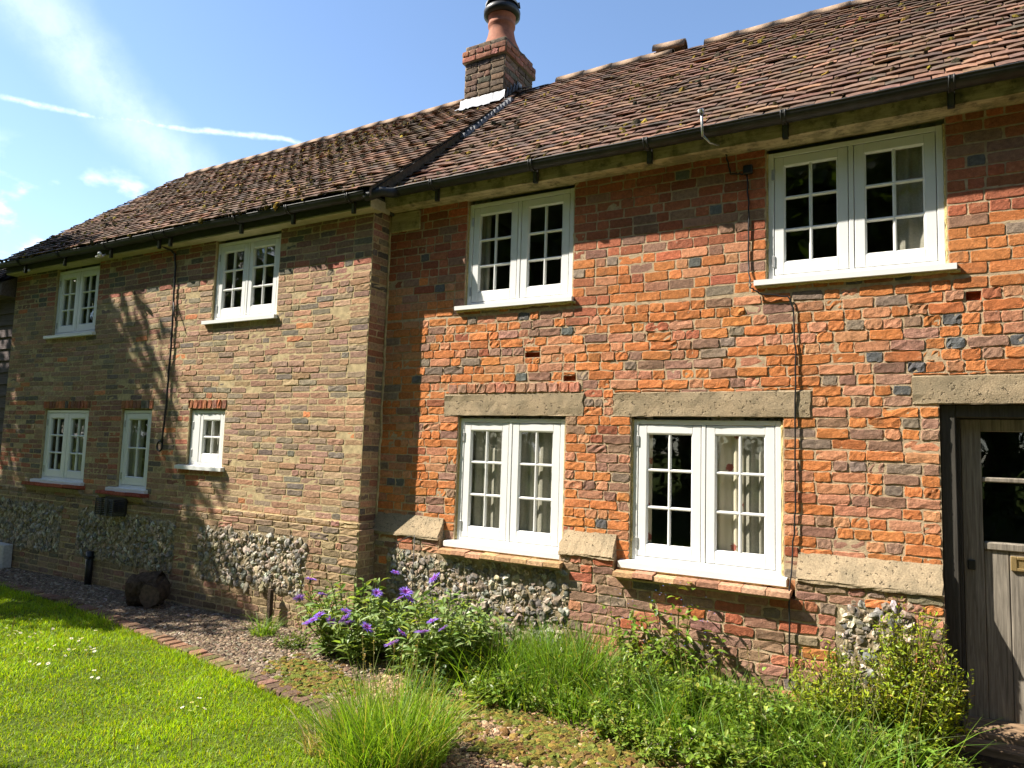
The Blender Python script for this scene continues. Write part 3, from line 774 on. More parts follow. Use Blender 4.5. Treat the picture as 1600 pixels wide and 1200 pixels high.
# edge of the higher left roof above the right one: tiles bedded on mortar, lead below
a = Acc()
n_ = 40; ss = np.linspace(0.0, LsL - 0.35, n_)
xe = -4.12 + 0.22 * ss / LsL
top = PL(xe - 0.03, ss, np.full(n_, 0.012)); bot = PL(xe - 0.03, ss, np.full(n_, 0.012)); bot[:, 2] -= np.where(ss < 0.34, 0.09, 0.0) + np.where(ss >= 0.34, 0.21 - 0.12 * ss / LsL, 0.0)
a.add(np.concatenate([top, bot]), [(i, i + 1, n_ + i + 1, n_ + i) for i in range(n_ - 1)], None, (0.10, 0.075, 0.05), 0)
vg = a.build('verge', M_tile, roofL)
a = Acc()
for i in range(15):                                        # stepped lead soakers, upper part of the junction
    s_ = LsL * 0.50 + i * 0.078
    x_ = -4.12 + 0.22 * s_ / LsL
    p0 = PR(np.array([x_ + 0.0]), np.array([s_ - 0.25 + 0.0]), np.array([0.045]))[0]
    a.bbox(p0[0] - 0.06, p0[0] + 0.035, p0[1] - 0.035, p0[1] + 0.035, p0[2] - 0.05, p0[2] + 0.012, 0.008)
a.build('lead_flashing', M_leadold, roofR)

# ridge tiles
def half_round(L, r, th=0.016, seg=10):
    a = Acc(); ang = np.linspace(-0.12, math.pi + 0.12, seg)
    V = []
    for x, k in ((0, 1.0), (L * 0.5, 1.0), (L, 1.02)):
        for rr in (r, r - th):
            V += [(x, -rr * k * math.cos(t_), rr * k * math.sin(t_)) for t_ in ang]
    q = []
    for i in range(2):
        for w_ in range(2):
            for j in range(seg - 1):
                b0 = i * 2 * seg + w_ * seg + j; b1 = b0 + 2 * seg
                q.append((b0, b0 + 1, b1 + 1, b1))
    for i in (0, 2):
        for j in range(seg - 1):
            b0 = i * 2 * seg + j; q.append((b0, b0 + 1, b0 + 1 + seg, b0 + seg))
    for e_ in (0, seg - 1):
        for i in range(2):
            b0 = i * 2 * seg + e_; q.append((b0, b0 + 2 * seg, b0 + 3 * seg, b0 + seg))
    a.add(V, q, None, (0.27, 0.185, 0.125))
    return a
ridge_mesh = None
def ridge(roof_o, P, Ls, xs, base_lift, cols_dark, L=0.34):
    global ridge_mesh
    for x in xs:
        if ridge_mesh is None:
            o = half_round(0.345, 0.10).build('ridge_tile', M_ridge, roof_o, True); ridge_mesh = o
        else:
            o = ridge_mesh.copy(); C.objects.link(o); o.parent = roof_o
        pa = P(np.array([x]), np.array([Ls]), np.array([0.0]))[0]; pb = P(np.array([x + L]), np.array([Ls]), np.array([0.0]))[0]
        o.location = (x, YR, pa[2] - 0.045 + base_lift + rng.normal(0, 0.003))
        o.rotation_euler = (rng.normal(0, 0.03), -math.atan2(pb[2] - pa[2], L) + rng.normal(0, 0.006), rng.normal(0, 0.012))
M_ridge = principled('ridge_clay', (0.30, 0.205, 0.135), 0.95, nscale=11, namp=0.45, bump=0.6, bscale=60, dist=0.006)
ridge(roofL, PL, LsL, [-10.33 + 0.345 * i for i in range(17)], 0.0, True)
ridge(roofR, PR, LsR, [-3.52 + 0.345 * i for i in range(20) if i != 4], 0.0, False)
lt = ridge_mesh.copy(); C.objects.link(lt); lt.parent = roofR
lt.location = (-2.36, YR, PR(np.array([-2.2]), np.array([LsR]), np.array([0.0]))[0][2] + 0.045); lt.rotation_euler = (0.04, 0.03, 0.05)
lt['label'] = 'lifted ridge tile lying crooked on the ridge'

# ------------------------------------------------------------------ chimney
a = Acc()
CX0, CX1, CY0, CY1 = -4.60, -4.045, 1.60, 2.28
def ring(z0, z1, out, course, pal, n=None):
    a.box(CX0 - out, CX1 + out, CY0 - out, CY1 + out, z0, z1 - .003, mi=1)
    for (O, Ud, Nd, u0, u1) in (((0, CY0 - out, 0), (1, 0, 0), (0, -1, 0), CX0 - out, CX1 + out), ((CX1 + out, 0, 0), (0, 1, 0), (1, 0, 0), CY0 - out, CY1 + out),
                                ((CX0 - out, 0, 0), (0, -1, 0), (-1, 0, 0), -CY1 - out, -CY0 + out), ((0, CY1 + out, 0), (-1, 0, 0), (0, 1, 0), -CX1 - out, -CX0 + out)):
        rc = lay(u0, u1, z0, z1, course, [], L=0.22, H=0.108, phead=0.3)
        add_bricks(a, rc, O, Ud, Nd, vary(pick(pal, len(rc)), len(rc), 0.14), joint=0.011, proud=0.007, worn=0.004)
PAL_CH = [(3, (0.13, 0.085, 0.058)), (3, (0.105, 0.075, 0.055)), (2, (0.16, 0.09, 0.06)), (1, (0.09, 0.075, 0.055))]
ring(5.3, 6.19, 0.0, 0.073, PAL_CH)
ring(6.19, 6.335, 0.028, 0.073, [(3, (0.27, 0.105, 0.065)), (2, (0.20, 0.09, 0.06)), (1, (0.30, 0.14, 0.10))])
ring(6.335, 6.405, 0.0, 0.07, PAL_CH + [(3, (0.22, 0.10, 0.065))])
ch = a.build('chimney', [M_brickR, M_sootmortar], house, True)
pcx, pcy = -4.29, 1.90
a = Acc()
a.lathe(pcx, pcy, [(0.24, 6.395), (0.235, 6.44), (0.205, 6.50), (0.175, 6.58), (0.158, 6.66), (0.152, 6.72), (0.168, 6.735), (0.170, 6.765), (0.158, 6.78), (0.158, 6.82), (0.172, 6.835), (0.176, 6.90), (0.15, 6.91), (0.13, 6.90), (0.12, 6.6)], 28)
a.build('chimney_pot', M_pot, ch, True)
a = Acc()
a.lathe(pcx, pcy, [(0.178, 6.86), (0.225, 6.875), (0.228, 6.93), (0.215, 6.955), (0.185, 6.97), (0.185, 7.03), (0.17, 7.04)], 28)
for k in range(6):
    th = k * math.pi / 3 + 0.2
    a.tube([(pcx + 0.228 * math.cos(th), pcy + 0.228 * math.sin(th), 6.955), (pcx + 0.215 * math.cos(th), pcy + 0.215 * math.sin(th), 7.03)], 0.011, 6)
a.build('chimney_cowl', M_black, ch, True)
a = Acc(); a.lathe(pcx, pcy, [(0.205, 7.005), (0.21, 7.02), (0.17, 7.075), (0.10, 7.11), (0.0, 7.12)], 28)
a.build('cowl_cap', M_lead, ch, True)
a = Acc()
sl_ = math.tan(rad(40))
zf0 = 3.85 + (CY0 + 0.475) * sl_
for (x0, x1) in ((CX0 - 0.035, CX1 + 0.03),):
    nn = 24; xs = np.linspace(x0, x1, nn)
    up_ = np.stack([xs, np.full(nn, CY0 - 0.022), zf0 + 0.135 + rng.normal(0, 0.003, nn)], 1)
    dn_ = np.stack([xs, np.full(nn, CY0 - 0.045) + rng.normal(0, 0.006, nn), np.full(nn, zf0 + 0.035) + rng.normal(0, 0.004, nn)], 1)
    d2_ = np.stack([xs, np.full(nn, CY0 - 0.15) + rng.normal(0, 0.006, nn), np.full(nn, zf0 - 0.055) + rng.normal(0, 0.005, nn)], 1)
    a.add(np.concatenate([up_, dn_, d2_]), [(i, i + 1, nn + i + 1, nn + i) for i in range(nn - 1)] + [(nn + i, nn + i + 1, 2 * nn + i + 1, 2 * nn + i) for i in range(nn - 1)])
for i in range(5):                                         # stepped side flashing up the right cheek
    y0 = CY0 + i * 0.075
    z0 = zf0 + (y0 - CY0) * sl_ - 0.06
    a.bbox(CX1 + 0.004, CX1 + 0.022, y0 - 0.02, y0 + 0.085, z0, z0 + 0.20, 0.004)
a.build('chimney_flashing', M_lead, ch, True)

# ------------------------------------------------------------------ eaves and gutters
def wav(x, amp=0.004, f=1.7): return amp * np.sin(x * f + 0.4) + amp * 0.5 * np.sin(x * f * 2.7)
def gutter(name, x0, x1, yc, zc, r, blist):
    a = Acc(); n = 60; xs = np.linspace(x0, x1, n); seg = 11
    ang = np.linspace(math.pi, 2 * math.pi, seg)
    V = []
    for x in xs:
        dz = wav(x)
        V += [(x, yc + r * math.cos(t_), zc + dz + r * math.sin(t_)) for t_ in ang]
        V += [(x, yc + (r - .006) * math.cos(t_), zc + dz + (r - .006) * math.sin(t_)) for t_ in ang]
    q = []
    for i in range(n - 1):
        for w_ in range(2):
            for j in range(seg - 1):
                b = i * 2 * seg + w_ * seg + j; q.append((b, b + 1, b + 1 + 2 * seg, b + 2 * seg))
        b = i * 2 * seg
        q += [(b, b + seg, b + 3 * seg, b + 2 * seg), (b + seg - 1, b + 2 * seg - 1, b + 4 * seg - 1, b + 3 * seg - 1)]
    a.add(V, q)
    for xe in (x0, x1):                                     # stop ends
        pts = [(xe, yc + r * math.cos(t_), zc + wav(xe) + r * math.sin(t_)) for t_ in ang] + [(xe, yc, zc + wav(xe))]
        a.add(pts, None, [(i, i + 1, seg) for i in range(seg - 1)])
    # rolled front bead
    a.tube(np.stack([xs, np.full(n, yc - r + .002), zc + wav(xs)], 1), 0.006, 6)
    g = a.build(name, M_gutter, house, True)
    proto = None
    for x in blist:
        if proto is None:
            b = Acc(); ang2 = np.linspace(math.pi * 0.96, math.pi * 2.0, 10)
            for dx in (-0.013, 0.013):
                b.tube([(dx, (r + .006) * math.cos(t_), (r + .006) * math.sin(t_)) for t_ in ang2], 0.006, 6)
            ppp = [((r + .008) * math.cos(t_), (r + .008) * math.sin(t_)) for t_ in ang2]
            for (p, q_) in zip(ppp[:-1], ppp[1:]):
                b.add([(-0.013, *p), (0.013, *p), (0.013, *q_), (-0.013, *q_)], [(0, 1, 2, 3)])
            b.bbox(-0.02, 0.02, r - 0.02, r + 0.012, -0.15, -0.01, 0.004)
            proto = b.build('gutter_bracket', M_gutter, g, True); o = proto
        else:
            o = proto.copy(); C.objects.link(o); o.parent = g
        o.location = (x, yc, zc + wav(x))
    return g
# right range: mossy timber eaves board, gutter in front of it
a = Acc(); n = 60; xs = np.linspace(-4.235, 3.5, n)
prof = [(-0.165, 3.772), (-0.168, 3.885), (0.04, 3.95), (0.04, 3.778), (-0.03, 3.770)]
V = np.array([[(x, y + wav(x, .003, 2.1), z + wav(x, .004, 1.3)) for y, z in prof] for x in xs]); V += rng.normal(0, 0.0012, V.shape)
k = len(prof)
a.add(V.reshape(-1, 3), [(i * k + j, i * k + (j + 1) % k, (i + 1) * k + (j + 1) % k, (i + 1) * k + j) for i in range(n - 1) for j in range(k)])
a.build('eaves_board', M_fascia, house)
gutter('gutter', -4.10, 3.5, -0.236, 3.896, 0.059, [-3.62, -2.63, -1.66, -0.70, 0.26, 1.2, 2.2])
# left range: boxed eaves with cream soffit
a = Acc(); a.bbox(-10.74, -4.235, -0.372, -0.352, 3.742, 3.852, 0.003); a.bbox(-4.255, -4.235, -0.3515, -0.02, 3.745, 3.86, 0.003)
a.build('fascia', M_fascia_dark, house)
a = Acc(); a.bbox(-10.73, -4.237, -0.366, -0.20, 3.722, 3.740, 0.003)
a.bbox(-4.235, -4.224, -0.368, -0.10, 3.728, 3.83, 0.002)
a.build('soffit', M_soffit, house)
gutter('gutter', -10.80, -4.22, -0.430, 3.842, 0.056, [-10.2, -9.25, -8.25, -7.32, -7.12, -5.95, -5.2, -4.42])
# outlet bend that drops the left gutter into the right one
a = Acc()
a.tube([(-4.24, -0.430, 3.80), (-4.17, -0.42, 3.815), (-4.10, -0.38, 3.845), (-4.05, -0.31, 3.85), (-4.02, -0.25, 3.87)], [0.045, 0.047, 0.045, 0.045, 0.045], 12)
a.build('gutter_outlet', M_gutter, house, True)

# ------------------------------------------------------------------ windows
def add_frame(a, x0, x1, z0, z1, y0, y1, l, r_, b, t_, bev=0.003):
    a.bbox(x0, x0 + l, y0, y1, z0, z1, bev); a.bbox(x1 - r_, x1, y0, y1, z0, z1, bev)
    a.bbox(x0 + l, x1 - r_, y0 + .0005, y1, z1 - t_, z1, bev); a.bbox(x0 + l, x1 - r_, y0 + .0005, y1, z0, z0 + b, bev)

def bead(a, x0, x1, z0, z1, y0, dy, w):
    """sloping moulding round a glazed opening: from (opening+w, y0) in to (opening, y0+dy)"""
    o = [(x0 - w, y0, z0 - w), (x1 + w, y0, z0 - w), (x1 + w, y0, z1 + w), (x0 - w, y0, z1 + w)]
    i = [(x0, y0 + dy, z0), (x1, y0 + dy, z0), (x1, y0 + dy, z1), (x0, y0 + dy, z1)]
    i2 = [(x0, y0 + dy + .012, z0), (x1, y0 + dy + .012, z0), (x1, y0 + dy + .012, z1), (x0, y0 + dy + .012, z1)]
    a.add(o + i + i2, [(k, (k + 1) % 4, 4 + (k + 1) % 4, 4 + k) for k in range(4)] + [(4 + k, 4 + (k + 1) % 4, 8 + (k + 1) % 4, 8 + k) for k in range(4)])

def curtain(parent, x0, x1, z0, z1, y, mat, folds=5, amp=0.018, gather=0.0):
    a = Acc(); n = 40; mrow = 8
    xs = np.linspace(0, 1, n); V = []
    for t_ in np.linspace(0, 1, mrow):
        z = z0 + (z1 - z0) * t_
        g = gather * math.sin(t_ * math.pi) 
        X = x0 + (x1 - x0) * xs * (1 - g)
        Y = y + amp * np.sin(xs * folds * 2 * np.pi + 0.5 * math.sin(t_ * 3)) + 0.3 * amp * np.sin(xs * folds * 4.7 * np.pi)
        V.append(np.stack([X, Y, np.full(n, z)], 1))
    F = np.concatenate(V); B = F + np.array([0, 0.003, 0])
    q = [(i * n + j, i * n + j + 1, (i + 1) * n + j + 1, (i + 1) * n + j) for i in range(mrow - 1) for j in range(n - 1)]
    a.add(F, q); a.add(B, q)
    return a.build('curtain', mat, parent, True)

def casement(parent, x0, x1, z0, z1, y, cols, rows, stile=0.062, top=0.062, bot=0.085, th=0.045):
    a = Acc(); g = 0.0045
    x0 += g; x1 -= g; z0 += g; z1 -= g
    add_frame(a, x0, x1, z0, z1, y, y + th, stile, stile, bot, top)
    gx0, gx1, gz0, gz1 = x0 + stile, x1 - stile, z0 + bot, z1 - top
    w = 0.010
    bead(a, gx0 + w, gx1 - w, gz0 + w, gz1 - w, y + 0.0008, 0.013, w)
    bw = 0.011
    for i in range(1, cols):
        xm = gx0 + (gx1 - gx0) * i / cols
        a.prism([(0, 0)] * 3, 0, 0) if False else None
        V = [(xm - bw, y + .016, gz0), (xm - .004, y + .006, gz0), (xm + .004, y + .006, gz0), (xm + bw, y + .016, gz0), (xm + bw, y + .03, gz0), (xm - bw, y + .03, gz0)]
        V2 = [(p[0], p[1], gz1) for p in V]
        a.add(V + V2, [(k, (k + 1) % 6, 6 + (k + 1) % 6, 6 + k) for k in range(6)])
    for i in range(1, rows):
        zm = gz0 + (gz1 - gz0) * i / rows
        V = [(gx0, y + .0165, zm - bw), (gx0, y + .0065, zm - .004), (gx0, y + .0065, zm + .004), (gx0, y + .0165, zm + bw), (gx0, y + .0305, zm + bw), (gx0, y + .0305, zm - bw)]
        V2 = [(gx1, p[1], p[2]) for p in V]
        a.add(V + V2, [(k, (k + 1) % 6, 6 + (k + 1) % 6, 6 + k) for k in range(6)])
    o = a.build('casement', M_white, parent)
    return (gx0, gx1, gz0, gz1)

def window(key, w, ywall, layout, rows, label, rec=0.022, fr=0.038, mull=0.030, sill=None, foam=True, curtains=(), hinges=True, fr_b=0.03, stile=0.062):
    x0, x1, z0, z1 = w; y = ywall + rec
    a = Acc(); add_frame(a, x0, x1, z0, z1, y, y + 0.085, fr, fr, fr_b, fr * 0.9)
    n = len(layout); edges = []
    if n == 2:
        xm = (x0 + x1) / 2; a.bbox(xm - mull / 2, xm + mull / 2, y + .0008, y + 0.085, z0 + fr_b, z1 - fr * 0.9, .003)
        edges = [(x0 + fr, xm - mull / 2), (xm + mull / 2, x1 - fr)]
    elif n == 1:
        edges = [(x0 + fr, x1 - fr)]
    else:
        edges = [layout[2]]
        a.bbox(x0 + fr, edges[0][0], y + .0008, y + 0.085, z0 + fr_b, z1 - fr * .9, .003)
        layout = layout[:1]
    o = a.build('window', M_white, house); o['label'] = label
    gl = Acc()
    for (e, cols) in zip(edges, layout):
        b = casement(o, e[0], e[1], z0 + fr_b, z1 - fr * 0.9, y + 0.003, cols, rows, stile=stile)
        yy = y + 0.0285
        gl.add([(b[0], yy, b[2]), (b[1], yy, b[2]), (b[1], yy, b[3]), (b[0], yy, b[3])], [(0, 1, 2, 3)])
    gl.build('glass', M_glass, o)
    if sill:
        s0, s1, zb, zt, yo = sill
        b = Acc(); b.prism([(ywall - yo, zb), (ywall - yo, zb + (zt - zb) * 0.8), (y + 0.004, zt), (y + 0.06, zt), (y + 0.06, zb)], s0, s1)
        b.build('window_sill', M_white, o)
    if foam:
        b = Acc()
        for (p, q_) in (((x0 - .010, z0), (x0 - .010, z1)), ((x1 + .010, z0), (x1 + .010, z1))):
            tt = np.linspace(0, 1, 26)
            pts = np.stack([p[0] + (q_[0] - p[0]) * tt, np.full(26, y + .006), p[1] + (q_[1] - p[1]) * tt], 1) + rng.normal(0, 0.0028, (26, 3))
            b.tube(pts, np.abs(rng.normal(0.012, 0.002, 26)), 6)
        if sill:
            tt = np.linspace(0, 1, 30)
            pts = np.stack([sill[0] + .01 + (sill[1] - sill[0] + .01) * tt, np.full(30, ywall - (0.048 if sill[2] < 2 else 0.008)), np.full(30, sill[2] - 0.006)], 1) + rng.normal(0, 0.0025, (30, 3))
            b.tube(pts, np.abs(rng.normal(0.011, 0.002, 30)), 6)
        b.build('sealant', M_foam, o)
    if hinges:
        hs = [x0 + fr - 0.004] + ([x1 - fr + 0.004] if n == 2 else [])
        for hx in hs[:1]:
            for zz in (z0 + 0.13, z1 - 0.16):
                b = Acc(); b.bbox(hx - 0.011, hx + 0.011, y - 0.004, y + 0.004, zz - 0.04, zz + 0.04, 0.002)
                b.build('hinge', M_bracket, o)
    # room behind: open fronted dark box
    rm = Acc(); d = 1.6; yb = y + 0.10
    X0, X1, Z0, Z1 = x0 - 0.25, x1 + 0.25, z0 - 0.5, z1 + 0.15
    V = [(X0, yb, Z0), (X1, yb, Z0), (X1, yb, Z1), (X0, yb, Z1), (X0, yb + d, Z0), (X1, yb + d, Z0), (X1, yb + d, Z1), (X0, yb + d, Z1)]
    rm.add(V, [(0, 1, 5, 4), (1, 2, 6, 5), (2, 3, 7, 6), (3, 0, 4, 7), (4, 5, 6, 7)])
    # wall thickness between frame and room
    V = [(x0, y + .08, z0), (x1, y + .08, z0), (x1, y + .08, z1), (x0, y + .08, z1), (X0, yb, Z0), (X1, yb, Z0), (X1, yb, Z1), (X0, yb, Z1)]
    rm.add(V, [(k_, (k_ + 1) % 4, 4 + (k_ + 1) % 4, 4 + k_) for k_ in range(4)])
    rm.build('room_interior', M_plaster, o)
    for (c0, c1, mat, folds) in curtains:
        curtain(o, c0, c1, z0 - 0.05, z1 + 0.1, y + 0.070, mat, folds, 0.012)
    return o
wr = W_R
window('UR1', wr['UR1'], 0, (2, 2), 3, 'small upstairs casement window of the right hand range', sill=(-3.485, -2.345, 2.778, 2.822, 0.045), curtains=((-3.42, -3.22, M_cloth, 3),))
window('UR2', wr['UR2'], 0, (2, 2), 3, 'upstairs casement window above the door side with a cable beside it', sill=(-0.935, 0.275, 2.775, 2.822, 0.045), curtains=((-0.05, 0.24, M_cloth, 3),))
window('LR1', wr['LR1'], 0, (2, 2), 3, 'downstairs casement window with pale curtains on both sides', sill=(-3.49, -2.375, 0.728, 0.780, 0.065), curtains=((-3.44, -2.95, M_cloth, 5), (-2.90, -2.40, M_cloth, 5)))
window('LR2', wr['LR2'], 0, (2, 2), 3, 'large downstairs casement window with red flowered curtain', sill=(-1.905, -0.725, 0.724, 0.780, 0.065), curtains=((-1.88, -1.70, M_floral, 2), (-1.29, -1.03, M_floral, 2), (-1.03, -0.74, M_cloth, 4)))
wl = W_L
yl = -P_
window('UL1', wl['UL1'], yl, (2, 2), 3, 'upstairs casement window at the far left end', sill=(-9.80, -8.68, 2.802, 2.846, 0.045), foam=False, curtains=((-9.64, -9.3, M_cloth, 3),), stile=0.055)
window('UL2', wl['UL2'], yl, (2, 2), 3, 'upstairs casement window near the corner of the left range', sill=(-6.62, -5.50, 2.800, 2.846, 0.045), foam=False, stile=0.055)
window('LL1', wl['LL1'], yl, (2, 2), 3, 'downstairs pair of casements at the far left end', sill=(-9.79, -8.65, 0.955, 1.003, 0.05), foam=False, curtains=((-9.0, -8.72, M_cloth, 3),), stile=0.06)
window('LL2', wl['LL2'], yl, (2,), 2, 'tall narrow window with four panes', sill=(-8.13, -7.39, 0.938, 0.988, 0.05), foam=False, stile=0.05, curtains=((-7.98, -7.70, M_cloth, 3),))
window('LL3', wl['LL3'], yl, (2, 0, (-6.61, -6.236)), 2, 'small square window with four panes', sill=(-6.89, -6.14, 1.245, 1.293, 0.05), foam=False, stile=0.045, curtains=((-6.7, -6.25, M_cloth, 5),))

# sloping tile sills
def tile_sill(x0, x1, ywall, z, depth, n, pal, label, th=0.036, drop=0.05):
    a = Acc(); w = (x1 - x0) / n
    for i in range(n):
        c = vary(pick(pal, 1), 1, 0.12)[0]
        dz = rng.normal(0, 0.003); xa, xb = x0 + i * w + .002, x0 + (i + 1) * w - .002
        yo = ywall - depth + rng.normal(0, 0.004)
        b = 0.005
        sl = [(yo, z - drop + dz + b), (yo + b, z - drop + dz + th), (ywall + 0.04, z + dz), (ywall + 0.04, z - th), (yo + b, z - drop + dz)]
        a.prism([(p[0], p[1]) for p in sl], xa, xb, c)
    a.prism([(ywall - depth + 0.02, z - drop - 0.004), (ywall + .03, z - 0.03), (ywall + .03, z - 0.09), (ywall - 0.05, z - 0.09)], x0 + .01, x1 - .01, (0.3, 0.24, 0.16))
    o = a.build('tile_sill', M_edge, house); o['label'] = label
    return o
PAL_S = [(3, (0.40, 0.23, 0.135)), (2, (0.34, 0.19, 0.115)), (2, (0.44, 0.27, 0.17))]
tile_sill(-3.50, -2.345, 0, 0.722, 0.15, 8, PAL_S, 'orange brown tile sill below the curtained window')
tile_sill(-1.915, -0.690, 0, 0.715, 0.15, 8, PAL_S, 'orange brown tile sill below the flowered curtain window')
PAL_S2 = [(3, (0.32, 0.085, 0.045)), (2, (0.27, 0.075, 0.045))]
tile_sill(-9.86, -8.62, yl, 0.950, 0.11, 4, PAL_S2, 'red tile sill at the far left end', 0.04, 0.03)
tile_sill(-8.22, -7.36, yl, 0.935, 0.11, 3, PAL_S2, 'red tile sill below the narrow window', 0.04, 0.03)

# ------------------------------------------------------------------ door
DX0, DX1 = 0.165, 1.37
a = Acc()
a.bbox(DX0 + .003, DX0 + 0.085, 0.03, 0.17, -0.02, 1.935, 0.006); a.bbox(DX1 - 0.085, DX1 - .003, 0.03, 0.17, -0.02, 1.935, 0.006)
a.bbox(DX0 + 0.085, DX1 - 0.085, 0.031, 0.17, 1.855, 1.935, 0.006)
a.bbox(DX0 + 0.0855, DX0 + 0.11, 0.09, 0.169, 0.0, 1.853, 0.004); a.bbox(DX1 - 0.11, DX1 - 0.0855, 0.09, 0.169, 0.0, 1.853, 0.004)
a.build('door_frame', M_doorframe, house)
d0, d1 = DX0 + 0.113, DX1 - 0.113
a = Acc()
yd = 0.115
a.bbox(d0, d0 + 0.105, yd, yd + 0.05, 0.06, 1.85, 0.004); a.bbox(d1 - 0.105, d1, yd, yd + 0.05, 0.06, 1.85, 0.004)
a.bbox(d0 + 0.105, d1 - 0.105, yd + .001, yd + 0.05, 1.775, 1.85, 0.004)
a.bbox(d0 + 0.105, d1 - 0.105, yd - .004, yd + 0.045, 1.465, 1.495, 0.006)
a.bbox(d0 + 0.105, d1 - 0.105, yd - .003, yd + 0.05, 1.055, 1.105, 0.008)
npl = 6; pw = (d1 - d0 - 0.21) / npl
for i in range(npl):
    xa = d0 + 0.105 + i * pw
    a.bbox(xa + .0012, xa + pw - .0012, yd + 0.010 + rng.normal(0, .0008), yd + 0.045, 0.06, 1.056, 0.005)
door = a.build('door', M_door, house); door['label'] = 'weathered plank door with two glazed panes'
a = Acc(); a.add([(d0 + .1, yd + .025, 1.1), (d1 - .1, yd + .025, 1.1), (d1 - .1, yd + .025, 1.78), (d0 + .1, yd + .025, 1.78)], [(0, 1, 2, 3)])
a.build('door_glass', M_glass, door)
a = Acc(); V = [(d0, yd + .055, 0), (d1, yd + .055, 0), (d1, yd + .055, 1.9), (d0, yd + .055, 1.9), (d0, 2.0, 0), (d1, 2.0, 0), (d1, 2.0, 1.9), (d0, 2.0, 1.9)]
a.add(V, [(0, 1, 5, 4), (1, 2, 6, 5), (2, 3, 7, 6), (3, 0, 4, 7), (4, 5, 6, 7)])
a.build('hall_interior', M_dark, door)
a = Acc()
lx = 0.515
add_frame(a, lx, lx + 0.27, 0.945, 1.03, yd - 0.006, yd + 0.012, 0.03, 0.03, 0.018, 0.018, .003)
a.bbox(lx + .03, lx + .24, yd + .001, yd + .010, 0.963, 1.012, .002)
a.build('letter_plate', M_brass, door)
a = Acc(); a.bbox(d0 + .02, d0 + .06, yd - .012, yd + .004, 0.93, 0.99, .004)
a.build('door_lock', M_black, door)
a = Acc(); a.prism([(-0.03, -0.01), (-0.03, 0.02), (0.10, 0.065), (0.17, 0.065), (0.17, -0.01)], DX0 + 0.086, DX1 - 0.086)
a.build('threshold', M_step, house)
a = Acc(); a.bbox(DX0 + .02, DX1 + .1, -0.16, 0.02, -0.12, -0.012, 0.012); a.bbox(DX0 + .0, DX1 + .2, -0.42, -0.165, -0.26, -0.125, 0.015)
a.build('doorstep', M_step, house)

# ------------------------------------------------------------------ things fixed to the walls
def path(pts, k=6, jit=0.002):
    out = []
    for p, q_ in zip(pts[:-1], pts[1:]):
        for t_ in np.linspace(0, 1, k, endpoint=False): out.append(np.array(p) + (np.array(q_) - np.array(p)) * t_)
    out.append(np.array(pts[-1])); out = np.array(out)
    return out + rng.normal(0, jit, out.shape) * np.array([1, 0.3, 1])
a = Acc()
cR = [(-1.14, -0.16, 3.87), (-1.13, -0.04, 3.76), (-1.10, -0.018, 3.62), (-0.985, -0.016, 3.615), (-0.977, -0.016, 3.3), (-0.975, -0.016, 2.91), (-0.955, -0.05, 2.76), (-0.90, -0.035, 2.72), (-0.71, -0.022, 2.68), (-0.675, -0.02, 2.6), (-0.668, -0.02, 2.08), (-0.672, -0.02, 1.22), (-0.69, -0.025, 0.95), (-0.70, -0.105, 0.62), (-0.703, -0.095, 0.1)]
a.tube(path(cR, 7, 0.003), 0.0055, 6)
cab = a.build('cable', M_black, house, True)
a = Acc(); a.bbox(-1.01, -0.945, -0.045, -0.01, 3.60, 3.665, 0.006); a.build('junction_box', M_black, house)
a = Acc()
a.tube([(-1.235, -0.30, 3.82), (-1.24, -0.305, 3.93), (-1.245, -0.30, 4.0)], 0.009, 8); a.bbox(-1.265, -1.225, -0.325, -0.285, 3.985, 4.02, .006); a.tube([(-1.235, -0.30, 3.83), (-1.2, -0.24, 3.79), (-1.15, -0.17, 3.79)], 0.007, 8)
a.build('wire_bracket', M_bracket, house, True)
a = Acc()
cL = [(-7.30, -0.36, 3.72), (-7.27, -0.262, 3.70), (-7.20, -0.26, 3.64), (-7.175, -0.262, 3.5), (-7.16, -0.262, 3.1), (-7.145, -0.262, 2.6), (-7.15, -0.262, 2.0), (-7.165, -0.265, 1.58)]
pl_ = path(cL, 6, 0.003)
loop = np.array([(-7.20 + 0.045 * math.cos(t_), -0.27, 1.48 + 0.055 * math.sin(t_)) for t_ in np.linspace(0.6, 0.6 + 2 * math.pi, 18)])
a.tube(np.concatenate([pl_, loop]), 0.011, 7)
a.tube([(-7.155, -0.265, 3.10), (-7.10, -0.29, 2.98), (-7.04, -0.30, 2.86)], 0.006, 6)
a.build('cable', M_black, house, True)
a = Acc()
a.tube([(-8.33, -0.40, 3.73), (-8.30, -0.46, 3.69), (-8.25, -0.55, 3.655)], 0.012, 8); a.tube([(-8.28, -0.49, 3.68), (-8.17, -0.56, 3.685)], [0.024, 0.02], 10)
a.build('wire_bracket', M_whiteold, house, True)
a = Acc(); a.tube([(-10.10, -0.38, 3.725), (-10.03, -0.42, 3.70)], 0.014, 8); a.build('eaves_lamp', M_whiteold, house, True)
a = Acc()                                                   # flue guard: a small cage of bent wires on a backing plate
vx, vz, vy = -7.86, 0.775, YP - 0.01
a.bbox(vx - 0.20, vx + 0.20, vy - 0.02, vy + .01, vz - 0.10, vz + 0.105, 0.005)
for zz in np.linspace(-0.09, 0.09, 9):
    a.tube([(vx - 0.19, vy - .02, vz + zz), (vx - 0.17, vy - 0.13, vz + zz * .95), (vx + 0.17, vy - 0.13, vz + zz * .95), (vx + 0.19, vy - .02, vz + zz)], 0.006, 6)
for xx in np.linspace(-0.17, 0.17, 4): a.tube([(vx + xx, vy - 0.137, vz - 0.095), (vx + xx, vy - 0.137, vz + 0.095)], 0.006, 6)
